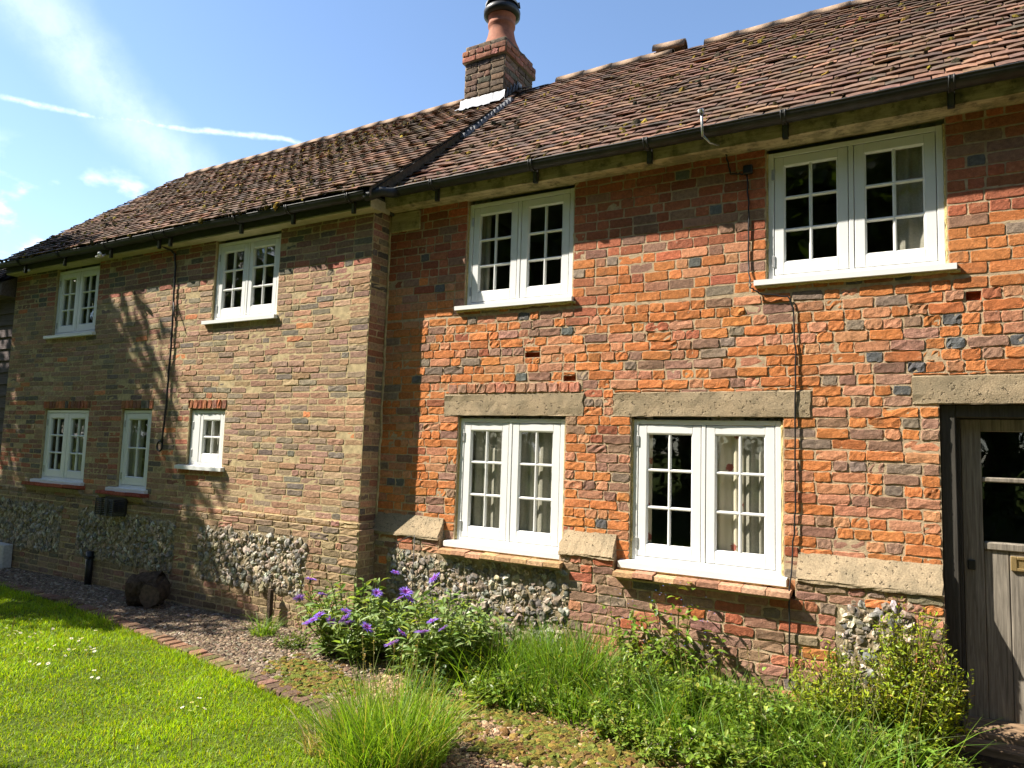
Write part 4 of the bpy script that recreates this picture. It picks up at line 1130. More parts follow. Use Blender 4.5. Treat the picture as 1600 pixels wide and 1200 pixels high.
a.tube([(vx, vy - .01, vz), (vx, vy - 0.10, vz)], 0.07, 16)
a.build('flue_guard', M_black, house)
a = Acc(); a.tube([(-8.225, YP - 0.05, 0.24), (-8.222, YP - 0.05, -0.2)], 0.038, 12); a.bbox(-8.27, -8.175, YP - 0.09, YP - 0.002, 0.16, 0.19, .004)
a.build('waste_pipe', M_black, house, True)

# ------------------------------------------------------------------ barn at the far left
barn = empty('weatherboarded_barn', (-12.6, 1.0, 0))
tag(barn, 'black weatherboarded barn with tiled roof behind the left gable', 'barn')
def bpart(acc, name, mat):
    o = acc.build(name, mat, None); o.parent = barn; o.matrix_parent_inverse = Matrix.Translation((12.6, -1.0, 0)); return o
a = Acc(); zb = 0.42
while zb < 3.5:
    a.prism([(-0.215, zb), (-0.19, zb + 0.185), (-0.15, zb + 0.185), (-0.15, zb)], -16.0, XL - 0.035); zb += 0.165
a.box(-16.0, XL - 0.036, -0.149, 3.8, 0.36, 3.55)
bpart(a, 'board_wall', M_boards)
a = Acc(); a.box(-16.0, XL - 0.035, -0.25, 3.8, -0.4, 0.36); bpart(a, 'base_wall', M_concrete)
a = Acc()
a.prism([(-0.40, 3.44), (-0.40, 3.62), (0.2, 3.95), (0.2, 3.44)], -16.0, XL - 0.05); bpart(a, 'eaves_box', M_boards)
a = Acc(); ph = rad(40)
for r in range(8):
    n_ = 32; xs = -15.9 + np.arange(n_) * 0.165 + (0.08 if r % 2 else 0)
    xs = xs[xs < XL - 0.2]; n_ = len(xs)
    s0 = r * 0.1 + rng.normal(0, .006, n_)
    V = np.zeros((n_, 6, 3))
    for j, (dx, ds, nn) in enumerate(((0, 0, .035), (.16, 0, .035), (.16, .15, .012), (0, .15, .012), (0, 0, .02), (.16, 0, .02))):
        V[:, j] = np.stack([xs + dx, -0.45 + (s0 + ds) * math.cos(ph) - nn * math.sin(ph), 3.62 + (s0 + ds) * math.sin(ph) + nn * math.cos(ph)], 1)
    a.batch(V, [(0, 1, 2, 3), (4, 5, 1, 0)], None, vary(pick(PAL_TL, n_), n_, .2))
a.add([(-16, -0.4, 3.64), (XL - .05, -0.4, 3.64), (XL - .05, 0.15, 4.10), (-16, 0.15, 4.10)], [(0, 1, 2, 3)], None, (0.03, 0.02, 0.02))
a.add([(-16, 0.15, 4.10), (XL - .05, 0.15, 4.10), (XL - .05, 3.8, 3.5), (-16, 3.8, 3.5)], [(0, 1, 2, 3)], None, (0.12, 0.07, 0.045))
bpart(a, 'roof', M_tile)

a = Acc(); a.bbox(-11.2, -10.0, -0.42, -0.306, -0.3, 0.15, 0.01)
o = a.build('concrete_block', M_concrete, None); tag(o, 'pale concrete block at the far left end of the flint plinth', 'block')

# ------------------------------------------------------------------ ground
def gz(x, y):
    x = np.asarray(x, float); y = np.asarray(y, float)
    t_ = np.clip((x + 3.2) / 3.4, 0, 1); t_ = t_ * t_ * (3 - 2 * t_)
    near = np.exp(-np.clip(-y, 0, 50) / 1.3)
    return -0.16 + 0.10 * t_ * near + 0.012 * np.sin(x * 1.3 + y) + 0.010 * np.sin(y * 2.1 - x * 0.7)

EDGE_F = np.array([(-16.0, -0.40), (-10.5, -0.78), (-8.955, -0.90), (-7.5, -0.99), (-6.1, -1.165), (-4.64, -1.365), (-3.46, -1.585), (-2.6, -1.80)])
def edge_y(x): return np.interp(x, EDGE_F[:, 0], EDGE_F[:, 1])

def bed_y(x): return np.where(np.asarray(x) < -2.6, edge_y(x) + 0.10, np.maximum(-3.2, -1.70 - (np.asarray(x) + 2.6) * 1.6))

a = Acc()
gx = np.concatenate([np.linspace(-400, -20, 14), np.linspace(-18, 10, 113), np.linspace(12, 400, 14)])
gy = np.concatenate([np.linspace(-400, -20, 14), np.linspace(-18, 1, 77), np.linspace(3, 400, 14)])
GX, GY = np.meshgrid(gx, gy)
V = np.stack([GX, GY, gz(GX, GY)], -1).reshape(-1, 3); nx_ = len(gx)
q = [(r * nx_ + c, r * nx_ + c + 1, (r + 1) * nx_ + c + 1, (r + 1) * nx_ + c) for r in range(len(gy) - 1) for c in range(nx_ - 1)]
a.add(V, q)
def ground_mat():
    mt, t = material('lawn_ground')
    pos = t.n('ShaderNodeTexCoord').outputs['Object']
    n1 = t.noise(pos, 2.0, 6, 0.6); n2 = t.noise(pos, 30, 5, 0.6)
    c = t.mix(t.ramp(n1, 0.35, 0.65), (0.055, 0.085, 0.016), (0.085, 0.115, 0.02))
    c = t.mix(t.ramp(n2, 0.5, 0.7, 0, 0.5), c, (0.06, 0.05, 0.025))
    nrm = t.n('ShaderNodeBump', {'Strength': 1.0, 'Distance': 0.03, 'Height': n2}).outputs[0]
    return finish(mt, t, t.n('ShaderNodeBsdfPrincipled', {'Base Color': c, 'Roughness': 1.0, 'Specular IOR Level': 0.05, 'Normal': nrm}).outputs[0])
M_lawn = ground_mat()
g_o = a.build('ground', M_lawn, None, True); tag(g_o, 'flat garden ground under the lawn', 'ground', kind='structure')

# soil and gravel strip between the edging and the house
a = Acc()
xs = np.linspace(-16, 4.0, 200); rows = 14
V = []
for x in xs:
    y0 = float(bed_y(x))
    yy = np.linspace(y0, 0.05, rows)
    V.append(np.stack([np.full(rows, x), yy, gz(np.full(rows, x), yy) + 0.012 + rng.normal(0, .002, rows)], 1))
V = np.concatenate(V)
q = [(i * rows + j, (i + 1) * rows + j, (i + 1) * rows + j + 1, i * rows + j + 1) for i in range(len(xs) - 1) for j in range(rows - 1)]
a.add(V, q)
so_ = a.build('soil_path', M_soil, None, True); tag(so_, 'earth and gravel path along the foot of the house', 'path', kind='structure')

# pebbles
def scatter_poly(n, x0, x1, ylo, yhi):
    x = rng.uniform(x0, x1, n); lo = ylo(x); hi = yhi(x); y = lo + rng.random(n) * (hi - lo)
    return x, y
a = Acc()
x, y = scatter_poly(30000, -11.5, -3.4, lambda x: edge_y(x) + 0.10, lambda x: np.full_like(x, YP - .01))
cen = np.stack([x, y, gz(x, y) + 0.016], 1)
lumps(a, cen, np.abs(rng.normal(0.0125, 0.004, len(x))) + .003, vary(pick([(4, (0.16, 0.115, 0.075)), (3, (0.105, 0.075, 0.05)), (2, (0.24, 0.18, 0.12)), (1, (0.30, 0.25, 0.19))], len(x)), len(x), .2), ICO1, (0.6, 1.3), 0.08, (1, 1, 0.7))
g1 = a.build('gravel', M_gravel, None, False); tag(g1, 'brown gravel between the brick edging and the left wall', 'gravel', kind='stuff')
a = Acc()
x, y = scatter_poly(36000, -3.45, 1.5, bed_y, lambda x: np.full_like(x, -0.6))
cen = np.stack([x, y, gz(x, y) + 0.016], 1)
lumps(a, cen, np.abs(rng.normal(0.010, 0.004, len(x))) + .003, vary(pick([(4, (0.31, 0.205, 0.115)), (4, (0.22, 0.14, 0.08)), (1.3, (0.40, 0.30, 0.19)), (2, (0.15, 0.10, 0.06))], len(x)), len(x), .2), ICO1, (0.6, 1.3), 0.08, (1, 1, 0.7))
g2 = a.build('gravel', M_gravel, None, False); tag(g2, 'pale buff gravel in front of the flower bed', 'gravel', kind='stuff')
# mossy patches on that gravel
a = Acc()
cs_ = np.array([(-2.75, -1.05), (-2.3, -1.0), (-1.95, -1.1), (-1.7, -1.25), (-1.4, -1.15), (-1.95, -1.45), (-1.3, -1.45), (-2.5, -1.35), (-3.9, -1.15), (-4.1, -1.05), (-3.6, -1.2), (-3.75, -1.35)])
k = 4200; ii = rng.integers(0, len(cs_), k)
x = cs_[ii, 0] + rng.normal(0, 0.14, k); y = cs_[ii, 1] + rng.normal(0, 0.07, k)
lumps(a, np.stack([x, y, gz(x, y) + 0.02], 1), np.abs(rng.normal(0.015, 0.006, k)) + .004, vary(pick([(3, (0.16, 0.15, 0.03)), (2, (0.22, 0.15, 0.04)), (3, (0.12, 0.14, 0.03)), (2, (0.15, 0.09, 0.035))], k), k, .2), ICO1, (0.7, 1.4), 0.25, (1, 1, 0.6))
mo = a.build('moss', M_moss, None, False); tag(mo, 'olive and rusty moss growing over the gravel', 'moss', kind='stuff')

# brick edging
a = Acc(); s_acc = 0.0
seglen = np.concatenate([[0], np.cumsum(np.hypot(*np.diff(EDGE_F, axis=0).T))])
d = 0.0
while d < seglen[-1] - 0.1:
    w = rng.normal(0.105, 0.008)
    xm = np.interp(d + w / 2, seglen, EDGE_F[:, 0]); ym = edge_y(xm)
    x2 = np.interp(d + w / 2 + .05, seglen, EDGE_F[:, 0]); ang = math.atan2(edge_y(x2) - ym, x2 - xm) + rng.normal(0, 0.03)
    hw, hl, hh = w / 2 - .004, 0.062, 0.03
    b = Acc(); b.bbox(-hw, hw, -hl, hl, -hh, hh, 0.008)
    v = b.v[0] + rng.normal(0, 0.0018, b.v[0].shape)
    ca, sa = math.cos(ang), math.sin(ang)
    v = np.stack([xm + v[:, 0] * ca - v[:, 1] * sa, ym + 0.055 + v[:, 0] * sa + v[:, 1] * ca, v[:, 2] + gz(xm, ym) + 0.003 + rng.normal(0, .004) + v[:, 0] * rng.normal(0, .05)], 1)
    a.add(v, b.q[0], b.tr[0], vary(pick([(3, (0.16, 0.092, 0.06)), (3, (0.13, 0.085, 0.058)), (1, (0.20, 0.12, 0.075)), (1.5, (0.12, 0.11, 0.05))], 1), 1, .15)[0])
    d += w
eo = a.build('brick_edging', M_edge, None, False); tag(eo, 'weathered brick edging between lawn and gravel', 'edging', kind='structure')

# ------------------------------------------------------------------ grass and plants
UP = np.array([0, 0, 1.0])
def blades(acc, base, h, w, az, lean, cols, seg=3, curl=1.0, mi=0):
    N = len(base); d = np.stack([np.cos(az), np.sin(az), np.zeros(N)], 1)
    fa = rng.uniform(0, 2 * np.pi, N); side = np.stack([np.cos(fa), np.sin(fa), np.zeros(N)], 1)
    V = np.zeros((N, 2 * seg + 1, 3))
    for k in range(seg + 1):
        t_ = k / seg
        p = base + UP * (h * t_ * (1 - 0.35 * lean * t_ * curl))[:, None] + d * (h * lean * t_ ** 1.8)[:, None]
        if k < seg:
            ww = (w * (1 - t_) ** 0.6 * 0.5)[:, None]
            V[:, 2 * k] = p - side * ww; V[:, 2 * k + 1] = p + side * ww
        else: V[:, 2 * k] = p
    q = [(2 * k, 2 * k + 1, 2 * k + 3, 2 * k + 2) for k in range(seg - 1)]
    acc.batch(V, q, [(2 * seg - 2, 2 * seg - 1, 2 * seg)], cols, mi)

def leaves(acc, pos, dr, L, Wd, cols, droop=0.3, fold=0.15, mi=0):
    N = len(pos); dr = dr / (np.linalg.norm(dr, axis=1)[:, None] + 1e-9)
    upr = UP + rng.normal(0, 0.35, (N, 3)); side = np.cross(dr, upr); side /= np.linalg.norm(side, axis=1)[:, None] + 1e-9
    nr = np.cross(side, dr)
    L = np.broadcast_to(L, (N,))[:, None]; Wd = np.broadcast_to(Wd, (N,))[:, None]
    def c(t_): return pos + dr * L * t_ - UP * (L * droop * t_ * t_)
    V = np.zeros((N, 8, 3))
    V[:, 0] = c(0)
    for i, (t_, ww) in enumerate(((0.35, 1.0), (0.7, 0.75))):
        V[:, 1 + 3 * i] = c(t_) - side * Wd * ww * 0.5 + nr * Wd * fold
        V[:, 2 + 3 * i] = c(t_)
        V[:, 3 + 3 * i] = c(t_) + side * Wd * ww * 0.5 + nr * Wd * fold
    V[:, 7] = c(1.0)
    acc.batch(V, [(1, 2, 5, 4), (2, 3, 6, 5)], [(0, 2, 1), (0, 3, 2), (4, 5, 7), (5, 6, 7)], cols, mi)

G_LAWN = [(5, (0.235, 0.37, 0.010)), (4, (0.29, 0.41, 0.012)), (3, (0.17, 0.30, 0.011)), (0.7, (0.34, 0.33, 0.05))]
a = Acc()
N = 130000
x = rng.uniform(-10.5, -1.9, N); yl0 = bed_y(x) - 0.10
far = np.clip((-x - 1.9) / 8.6, 0, 1)
y = yl0 + 0.03 * rng.random(N) ** 3 - rng.random(N) ** 1.15 * 2.9 + rng.normal(0, 0.02, N)
keep = (y > -3.6)
x, y = x[keep], y[keep]; N = len(x)
dens = np.sin(x * 3.1 + y * 2.3) * 0.5 + np.sin(x * 7.3 - y * 5.1) * 0.5
h = (0.034 + 0.012 * dens) * rng.uniform(0.6, 1.5, N)
near_e = (yl0[keep] - y) < 0.10; h[near_e] *= rng.uniform(0.8, 1.8, near_e.sum())
blades(a, np.stack([x, y, gz(x, y) - 0.002], 1), h, rng.uniform(0.004, 0.008, N), rng.uniform(0, 6.28, N), rng.uniform(0.2, 1.0, N), vary(pick(G_LAWN, N), N, 0.16, 0.06) * (1 + 0.18 * dens[:, None]), seg=2)
# sparse coarse blades further out, so the lawn goes on beyond the frame
N = 50000; x = rng.uniform(-12, 4, N); y = rng.uniform(-9, -1.6, N)
ok = (y < edge_y(x) - 2.4) | ((x > -2.4) & (y < -2.6 - (x + 2.4) * 0.2)); x, y = x[ok], y[ok]; N = len(x)
blades(a, np.stack([x, y, gz(x, y) - 0.002], 1), rng.uniform(0.03, 0.07, N), rng.uniform(0.006, 0.012, N), rng.uniform(0, 6.28, N), rng.uniform(0.2, 1.0, N), vary(pick(G_LAWN, N), N, 0.16, 0.06), seg=2)
lw = a.build('lawn_grass', M_grass, None, False); tag(lw, 'short bright green lawn grass', 'grass', kind='stuff')

def plant_root(name, loc, label, cat, group=None):
    e = empty(name, loc); tag(e, label, cat, group); return e

def tussock(name, loc, n, h, spread, pal, label, group=None, lean=(0.15, 0.9), w=(0.004, 0.009), seeds=0, ring=1.0):
    a = Acc(); r = np.sqrt(rng.random(n)) * spread; th = rng.uniform(0, 6.28, n)
    b = np.stack([r * np.cos(th), r * np.sin(th) * ring, np.zeros(n)], 1)
    hh = h * (0.3 + 0.85 * rng.random(n) ** 1.2) * (1 + 0.18 * np.sin(b[:, 0] * 23 + 1) * np.sin(b[:, 1] * 19))
    az = th + rng.normal(0, 1.3, n)
    blades(a, b, hh, rng.uniform(*w, n), az, rng.uniform(*lean, n) * (0.4 + 0.6 * r / spread), vary(pick(pal, n), n, 0.2, 0.07), seg=4)
    o = a.build(name, M_grass, None, False); o.location = (loc[0], loc[1], float(gz(loc[0], loc[1])))
    tag(o, label, 'grass', group)
    if seeds:
        s = Acc()
        for i in range(seeds):
            th_ = rng.uniform(0, 6.28); r_ = rng.uniform(0, spread * .8); hh_ = h * rng.uniform(1.0, 1.45); le = rng.uniform(0.05, 0.3)
            p0 = np.array([r_ * math.cos(th_), r_ * math.sin(th_), 0]); d_ = np.array([math.cos(th_), math.sin(th_), 0]) * hh_ * le
            pts = np.array([p0 + d_ * t_ ** 2 + UP * hh_ * t_ for t_ in np.linspace(0, 1, 6)])
            s.tube(pts, 0.0014, 4, (0.25, 0.25, 0.08), caps=False)
            kk = 14; tt = rng.uniform(0.78, 1.0, kk)
            pp = np.array([p0 + d_ * t_ ** 2 + UP * hh_ * t_ for t_ in tt])
            leaves(s, pp, rng.normal(0, 0.4, (kk, 3)) + UP * 0.9, 0.018, 0.006, vary((0.34, 0.27, 0.13), kk, .2))
        s.build('seed_stalk', M_grass, o)
    return o
G_T = [(5, (0.18, 0.32, 0.026)), (4, (0.24, 0.37, 0.04)), (2, (0.12, 0.21, 0.02)), (0.7, (0.45, 0.41, 0.15))]
G_D = [(5, (0.13, 0.25, 0.026)), (4, (0.18, 0.30, 0.03)), (3, (0.09, 0.18, 0.02)), (0.6, (0.26, 0.24, 0.08))]
tussock('grass_tussock', (-2.50, -1.93), 3000, 0.47, 0.31, G_T, 'tall pale tussock with seed heads at the bottom edge beside the lawn', seeds=16)
tussock('grass_tussock', (-2.90, -1.95), 260, 0.26, 0.14, [(2, (0.42, 0.36, 0.20)), (1, (0.14, 0.17, 0.04))], 'bleached straw coloured tuft at the lawn edge left of the tall tussock', lean=(0.3, 1.2))
tussock('grass_tussock', (-5.02, -0.60), 240, 0.24, 0.10, G_D, 'small drooping tuft on the gravel left of the cornflowers', lean=(0.5, 1.3))
tussock('grass_tussock', (-2.12, -0.42), 1500, 0.50, 0.26, G_D, 'broad leaved tall grass clump under the curtained window', w=(0.005, 0.012))
k_ = 'meadow grass clumps in the flower bed'
for i, (x_, y_, h_, n_, s_) in enumerate([(-2.55, -0.45, 0.44, 1300, 0.24), (-1.72, -0.48, 0.36, 700, 0.26), (-1.40, -0.58, 0.32, 900, 0.26), (-1.08, -0.50, 0.36, 1300, 0.26), (-0.78, -0.55, 0.34, 700, 0.25), (-0.48, -0.62, 0.34, 1000, 0.24), (-1.9, -0.72, 0.30, 500, 0.26), (-1.2, -0.82, 0.30, 450, 0.28), (-0.85, -0.85, 0.32, 400, 0.28), (-2.3, -0.72, 0.30, 500, 0.24)]):
    tussock('meadow_grass', (x_, y_), n_, h_, s_, G_D, 'green meadow grass clump growing in the bed below the big window', k_)

for i, (x_, y_) in enumerate([(-2.35, -0.55), (-1.95, -0.62), (-1.55, -0.75), (-1.15, -0.72), (-0.75, -0.78), (-0.35, -0.85), (-2.65, -0.7), (-0.1, -0.9)]):
    tussock('meadow_grass', (x_, y_), 220, 0.50, 0.26, G_D, 'green meadow grass clump growing in the bed below the big window', k_, lean=(0.5, 1.3), w=(0.004, 0.010), seeds=3)
# cornflower
def flower_mesh():
    a = Acc()
    for ring_, (n, L, tilt, cc) in enumerate(((11, 0.030, 0.35, (0.27, 0.17, 0.80)), (7, 0.018, 0.9, (0.36, 0.13, 0.66)))):
        for i in range(n):
            th = 2 * math.pi * i / n + rng.normal(0, .12); Lk = L * rng.uniform(0.85, 1.15)
            for f_ in (-0.35, 0.0, 0.35):
                d_ = np.array([[math.cos(th + f_), math.sin(th + f_), tilt + rng.normal(0, .15)]])
                st = np.array([[math.cos(th) * 0.006, math.sin(th) * 0.006, 0.004]])
                leaves(a, st, d_, Lk, 0.0065, vary(cc, 1, .15), droop=0.1)
    a.lathe(0, 0, [(0.0, -0.018), (0.006, -0.014), (0.008, -0.004), (0.005, 0.003), (0.0, 0.004)], 8, (0.06, 0.07, 0.03))
    for i in range(10):
        th = rng.uniform(0, 6.28); a.tube([(0, 0, 0), (0.008 * math.cos(th), 0.008 * math.sin(th), 0.014)], 0.001, 4, (0.28, 0.03, 0.22), caps=False)
    return a
FLOWER = None
G_C = [(4, (0.20, 0.29, 0.08)), (3, (0.15, 0.24, 0.055)), (2, (0.27, 0.34, 0.14)), (1, (0.22, 0.31, 0.05))]
def cornflower(loc, nst, spread, h, heads, label):
    global FLOWER
    root = plant_root('cornflower_plant', (loc[0], loc[1], float(gz(*loc))), label, 'plant')
    a = Acc(); st = Acc(); tips = []
    for i in range(nst):
        th = rng.uniform(0, 6.28); r = spread * math.sqrt(rng.random()); hh = h * rng.uniform(0.55, 1.0) * (1 - 0.35 * (r / spread) ** 2)
        p0 = np.array([r * 0.45 * math.cos(th), r * 0.45 * math.sin(th) * .8, 0]); p1 = np.array([r * math.cos(th), r * math.sin(th) * 0.75, hh])
        pts = np.array([p0 + (p1 - p0) * np.array([t_ ** 1.4, t_ ** 1.4, t_]) for t_ in np.linspace(0, 1, 6)])
        st.tube(pts, 0.003, 5, (0.09, 0.14, 0.04), caps=False)
        k = 15; tt = np.sort(rng.uniform(0.08, 1.0, k)); pp = np.stack([np.interp(tt, np.linspace(0, 1, 6), pts[:, j]) for j in range(3)], 1)
        aa = np.arange(k) * 2.4 + rng.uniform(0, 6) + rng.normal(0, .3, k)
        dd = np.stack([np.cos(aa), np.sin(aa), rng.uniform(0.05, 1.0, k)], 1)
        leaves(a, pp, dd, rng.uniform(0.10, 0.185, k) * (1.15 - 0.45 * tt), rng.uniform(0.022, 0.038, k), vary(pick(G_C, k), k, 0.16, 0.05), droop=rng.uniform(0.1, 0.5, k)[:, None])
        tips.append(p1)
    st.build('stem', M_leaf, root); a.build('foliage', M_leaf, root)
    for (dx, dy, dz) in heads:
        if FLOWER is None:
            o = flower_mesh().build('flower', M_petal, root); FLOWER = o
        else:
            o = FLOWER.copy(); C.objects.link(o); o.parent = root
        o.location = (dx, dy, dz); o.rotation_euler = (rng.uniform(0.1, 0.9), rng.normal(0, 0.35), rng.uniform(0, 6.28)); s = rng.uniform(1.25, 1.7); o.scale = (s, s, s)
    return root
def px_pt(u, v, y):
    d_ = F_ + R_ * (u - 800) / 1088.8 - U_ * (v - 600) / 1088.8
    return CAM + d_ * ((y - CAM[1]) / d_[1])
def heads(loc, lst):
    z = float(gz(*loc)); return [tuple(px_pt(u, v, yy - 0.10) - np.array([loc[0], loc[1], z])) for u, v, yy in lst]
l1 = (-3.92, -0.62)
cornflower(l1, 90, 0.56, 0.68, heads(l1, [(485, 907, -0.55), (503, 930, -0.72), (468, 936, -0.72), (490, 970, -0.85), (500, 962, -0.85), (483, 975, -0.85), (516, 971, -0.85), (540, 956, -0.85), (541, 968, -0.88), (546, 975, -0.88), (571, 982, -0.88)]), 'left of the two cornflower clumps, against the brick corner')
l2 = (-3.16, -0.55)
cornflower(l2, 95, 0.58, 0.66, heads(l2, [(588, 928, -0.60), (633, 927, -0.62), (628, 935, -0.62), (640, 938, -0.62), (617, 896, -0.35), (680, 905, -0.3), (676, 972, -0.75), (694, 983, -0.75), (626, 990, -0.9), (660, 990, -0.9), (613, 1008, -0.95)]), 'right of the two cornflower clumps, under the stone coping')

# generic leafy weeds
def weed(name, loc, n, spread, h, leaf, pal, label, cat='plant', group=None, droop=0.35, yratio=0.8, topk=0.5, up=0.5, wr_=0.45, stems=30, flowers=None):
    root = plant_root(name, (loc[0], loc[1], float(gz(*loc))), label, cat, group)
    a = Acc(); st = Acc()
    per = max(4, n // stems)
    for i in range(stems):
        th = rng.uniform(0, 6.28); r = math.sqrt(rng.random()); hh = h * rng.uniform(0.5, 1.05) * (1 - topk * r * r)
        p0 = np.array([0.35 * r * spread * math.cos(th), 0.35 * r * spread * yratio * math.sin(th), 0]); p1 = np.array([r * spread * math.cos(th), r * spread * yratio * math.sin(th), hh])
        mid = rng.normal(0, 0.03, 3); tt5 = np.linspace(0, 1, 5)
        pts = np.array([p0 + (p1 - p0) * np.array([t_ ** 1.3, t_ ** 1.3, t_]) + mid * math.sin(t_ * 3.14) for t_ in tt5])
        st.tube(pts, 0.0024, 4, (0.10, 0.10, 0.04), caps=False)
        tt = rng.uniform(0.1, 1.0, per); pp = np.stack([np.interp(tt, tt5, pts[:, j]) for j in range(3)], 1) + rng.normal(0, leaf * 0.5, (per, 3))
        dd = rng.normal(0, 1, (per, 3)) * np.array([1, 1, 0.5]) + UP * up
        leaves(a, pp, dd, leaf * rng.uniform(0.6, 1.25, per), leaf * wr_ * rng.uniform(0.7, 1.2, per), vary(pick(pal, per), per, 0.18, 0.06), droop=droop)
    st.build('stem', M_leaf, root); a.build('foliage', M_leaf, root)
    if flowers:
        fc, fn, fs = flowers; b = Acc()
        for i in range(fn):
            th = rng.uniform(0, 6.28); r = math.sqrt(rng.random()) * spread; p = np.array([[r * math.cos(th), r * yratio * math.sin(th), h * rng.uniform(0.6, 1.08) * (1 - topk * (r / spread) ** 2)]])
            for k in range(5):
                tk = k * 1.257; leaves(b, p, np.array([[math.cos(tk), math.sin(tk) , 0.3]]), fs, fs * 0.7, vary(fc, 1, .12), droop=0.0)
        b.build('flower', M_petal, root)
    return root
G_W = [(4, (0.17, 0.26, 0.03)), (3, (0.22, 0.31, 0.04)), (2, (0.11, 0.19, 0.022)), (1, (0.30, 0.32, 0.06))]
G_S = [(4, (0.27, 0.34, 0.022)), (3, (0.34, 0.39, 0.03)), (3, (0.19, 0.26, 0.02)), (1, (0.10, 0.14, 0.02)), (0.5, (0.30, 0.22, 0.06))]
weed('evergreen_shrub', (0.00, -0.33), 9500, 0.27, 0.88, 0.034, G_S, 'yellow green small leaved shrub beside the door frame', 'shrub', droop=0.1, yratio=0.8, topk=0.45, up=0.7, wr_=0.36, stems=150)
weed('evergreen_shrub', (-0.42, -0.36), 6000, 0.30, 0.56, 0.034, G_S, 'lower yellow green shrub left of the one by the door', 'shrub', droop=0.1, yratio=0.8, topk=0.35, up=0.7, wr_=0.36, stems=110)
weed('trailing_weed', (-1.42, -0.22), 520, 0.32, 0.86, 0.075, G_W, 'tall forget-me-not with loose leaves climbing below the big sill', 'plant', topk=0.45, stems=18, yratio=0.4, flowers=((0.16, 0.22, 0.62), 40, 0.006))
weed('trailing_weed', (-1.80, -0.20), 260, 0.16, 0.74, 0.062, G_W, 'thin weed climbing the brick pier between the two windows', 'plant', topk=0.3, stems=9, yratio=0.4, flowers=((0.16, 0.22, 0.62), 14, 0.006))
for i, (x_, y_, s_, h_, n_) in enumerate([(-2.75, -0.60, 0.30, 0.32, 900), (-2.45, -0.85, 0.26, 0.20, 700), (-2.0, -0.80, 0.28, 0.22, 800), (-1.6, -0.85, 0.28, 0.22, 800), (-1.3, -0.98, 0.30, 0.22, 1000), (-0.95, -1.02, 0.30, 0.24, 1100), (-0.62, -0.95, 0.28, 0.28, 1000), (-0.8, -0.68, 0.28, 0.40, 1300), (-1.55, -0.55, 0.30, 0.44, 1500), (-1.15, -0.62, 0.28, 0.38, 1300), (-2.05, -0.60, 0.26, 0.36, 1100), (-0.55, -0.50, 0.28, 0.40, 1200), (-0.30, -0.72, 0.26, 0.30, 1000), (-0.05, -0.66, 0.24, 0.26, 900), (0.22, -0.60, 0.18, 0.16, 400)]):
    weed('leafy_weed', (x_, y_), int(n_ * 1.2), s_, h_, (0.040, 0.060, 0.034, 0.050)[i % 4], G_W + [(1, (0.13, 0.17, 0.03))], 'low leafy green weed along the front of the bed', 'plant', 'low weeds along the front of the bed', topk=0.4, stems=40, flowers=((0.55, 0.38, 0.45), 5, 0.005))
weed('leafy_weed', (-4.55, -0.72), 500, 0.20, 0.14, 0.03, [(3, (0.13, 0.19, 0.02)), (2, (0.09, 0.15, 0.02))], 'bright low weed at the corner left of the cornflowers', 'plant', stems=25)
weed('leafy_weed', (-2.95, -0.92), 260, 0.20, 0.20, 0.06, [(3, (0.09, 0.145, 0.05)), (2, (0.07, 0.12, 0.04))], 'poppy seedling with lobed grey green leaves in front of the cornflowers', 'plant', stems=16)
weed('wall_seedling', (-4.72, -0.40), 90, 0.10, 0.62, 0.035, [(1, (0.16, 0.20, 0.03))], 'thin yellowish seedling against the brick corner above the cornflowers', 'plant', stems=5, topk=0.2)
# pale spike
a = Acc(); k = 70; tt = np.linspace(0, 1, k)
leaves(a, np.stack([0 * tt, 0 * tt, 0.10 + 0.12 * tt], 1), np.stack([np.cos(tt * 60), np.sin(tt * 60), 0.8 + 1.2 * tt], 1), 0.045 * (1.1 - tt), 0.022 * (1.1 - 0.6 * tt), vary((0.22, 0.28, 0.16), k, .1), droop=0.0)
a.tube([(0, 0, 0), (0, 0, 0.16)], 0.004, 6, (0.1, 0.14, 0.05))
o = a.build('mullein_spike', M_leaf); o.location = (-1.06, -0.86, float(gz(-1.06, -0.86))); tag(o, 'pale grey green leaf spike standing in the grass', 'plant')

# daisies
def daisy_mesh():
    a = Acc(); h = 0.055
    a.tube([(0, 0, 0), (0.004, 0, h * .6), (0, 0, h)], 0.0013, 5, (0.10, 0.15, 0.03), 0, False)
    for i in range(13):
        th = 2 * math.pi * i / 13
        leaves(a, np.array([[0.003 * math.cos(th), 0.003 * math.sin(th), h]]), np.array([[math.cos(th), math.sin(th), 0.15]]), 0.0125, 0.0055, np.array([[0.82, 0.82, 0.80]]), droop=0.1, mi=0)
    a.lathe(0, 0, [(0.0045, h), (0.004, h + .003), (0.0, h + .004)], 8, (0.65, 0.42, 0.03), 0)
    return a
DA = [(-6.538, -1.847), (-6.477, -1.777), (-6.282, -1.944), (-5.975, -1.832), (-6.078, -1.678), (-6.035, -1.599), (-5.893, -1.946), (-5.782, -2.07), (-5.757, -2.149), (-5.731, -1.912), (-5.771, -1.794), (-6.134, -1.447), (-5.677, -1.747), (-6.511, -1.597), (-5.617, -2.125), (-5.829, -1.836), (-6.619, -1.857), (-5.621, -1.728), (-5.177, -1.994), (-5.033, -2.031), (-5.961, -2.118), (-4.069, -2.041), (-4.085, -1.983), (-4.101, -1.924), (-3.986, -2.077), (-3.95, -2.026), (-4.02, -2.007), (-6.796, -1.835), (-6.537, -1.919), (-6.389, -1.859), (-6.445, -1.753), (-5.963, -1.664), (-5.799, -1.704)]
DA += [(x_ + rng.normal(0, .07), y_ + rng.normal(0, .05)) for x_, y_ in DA[:20:2]]
dz = None
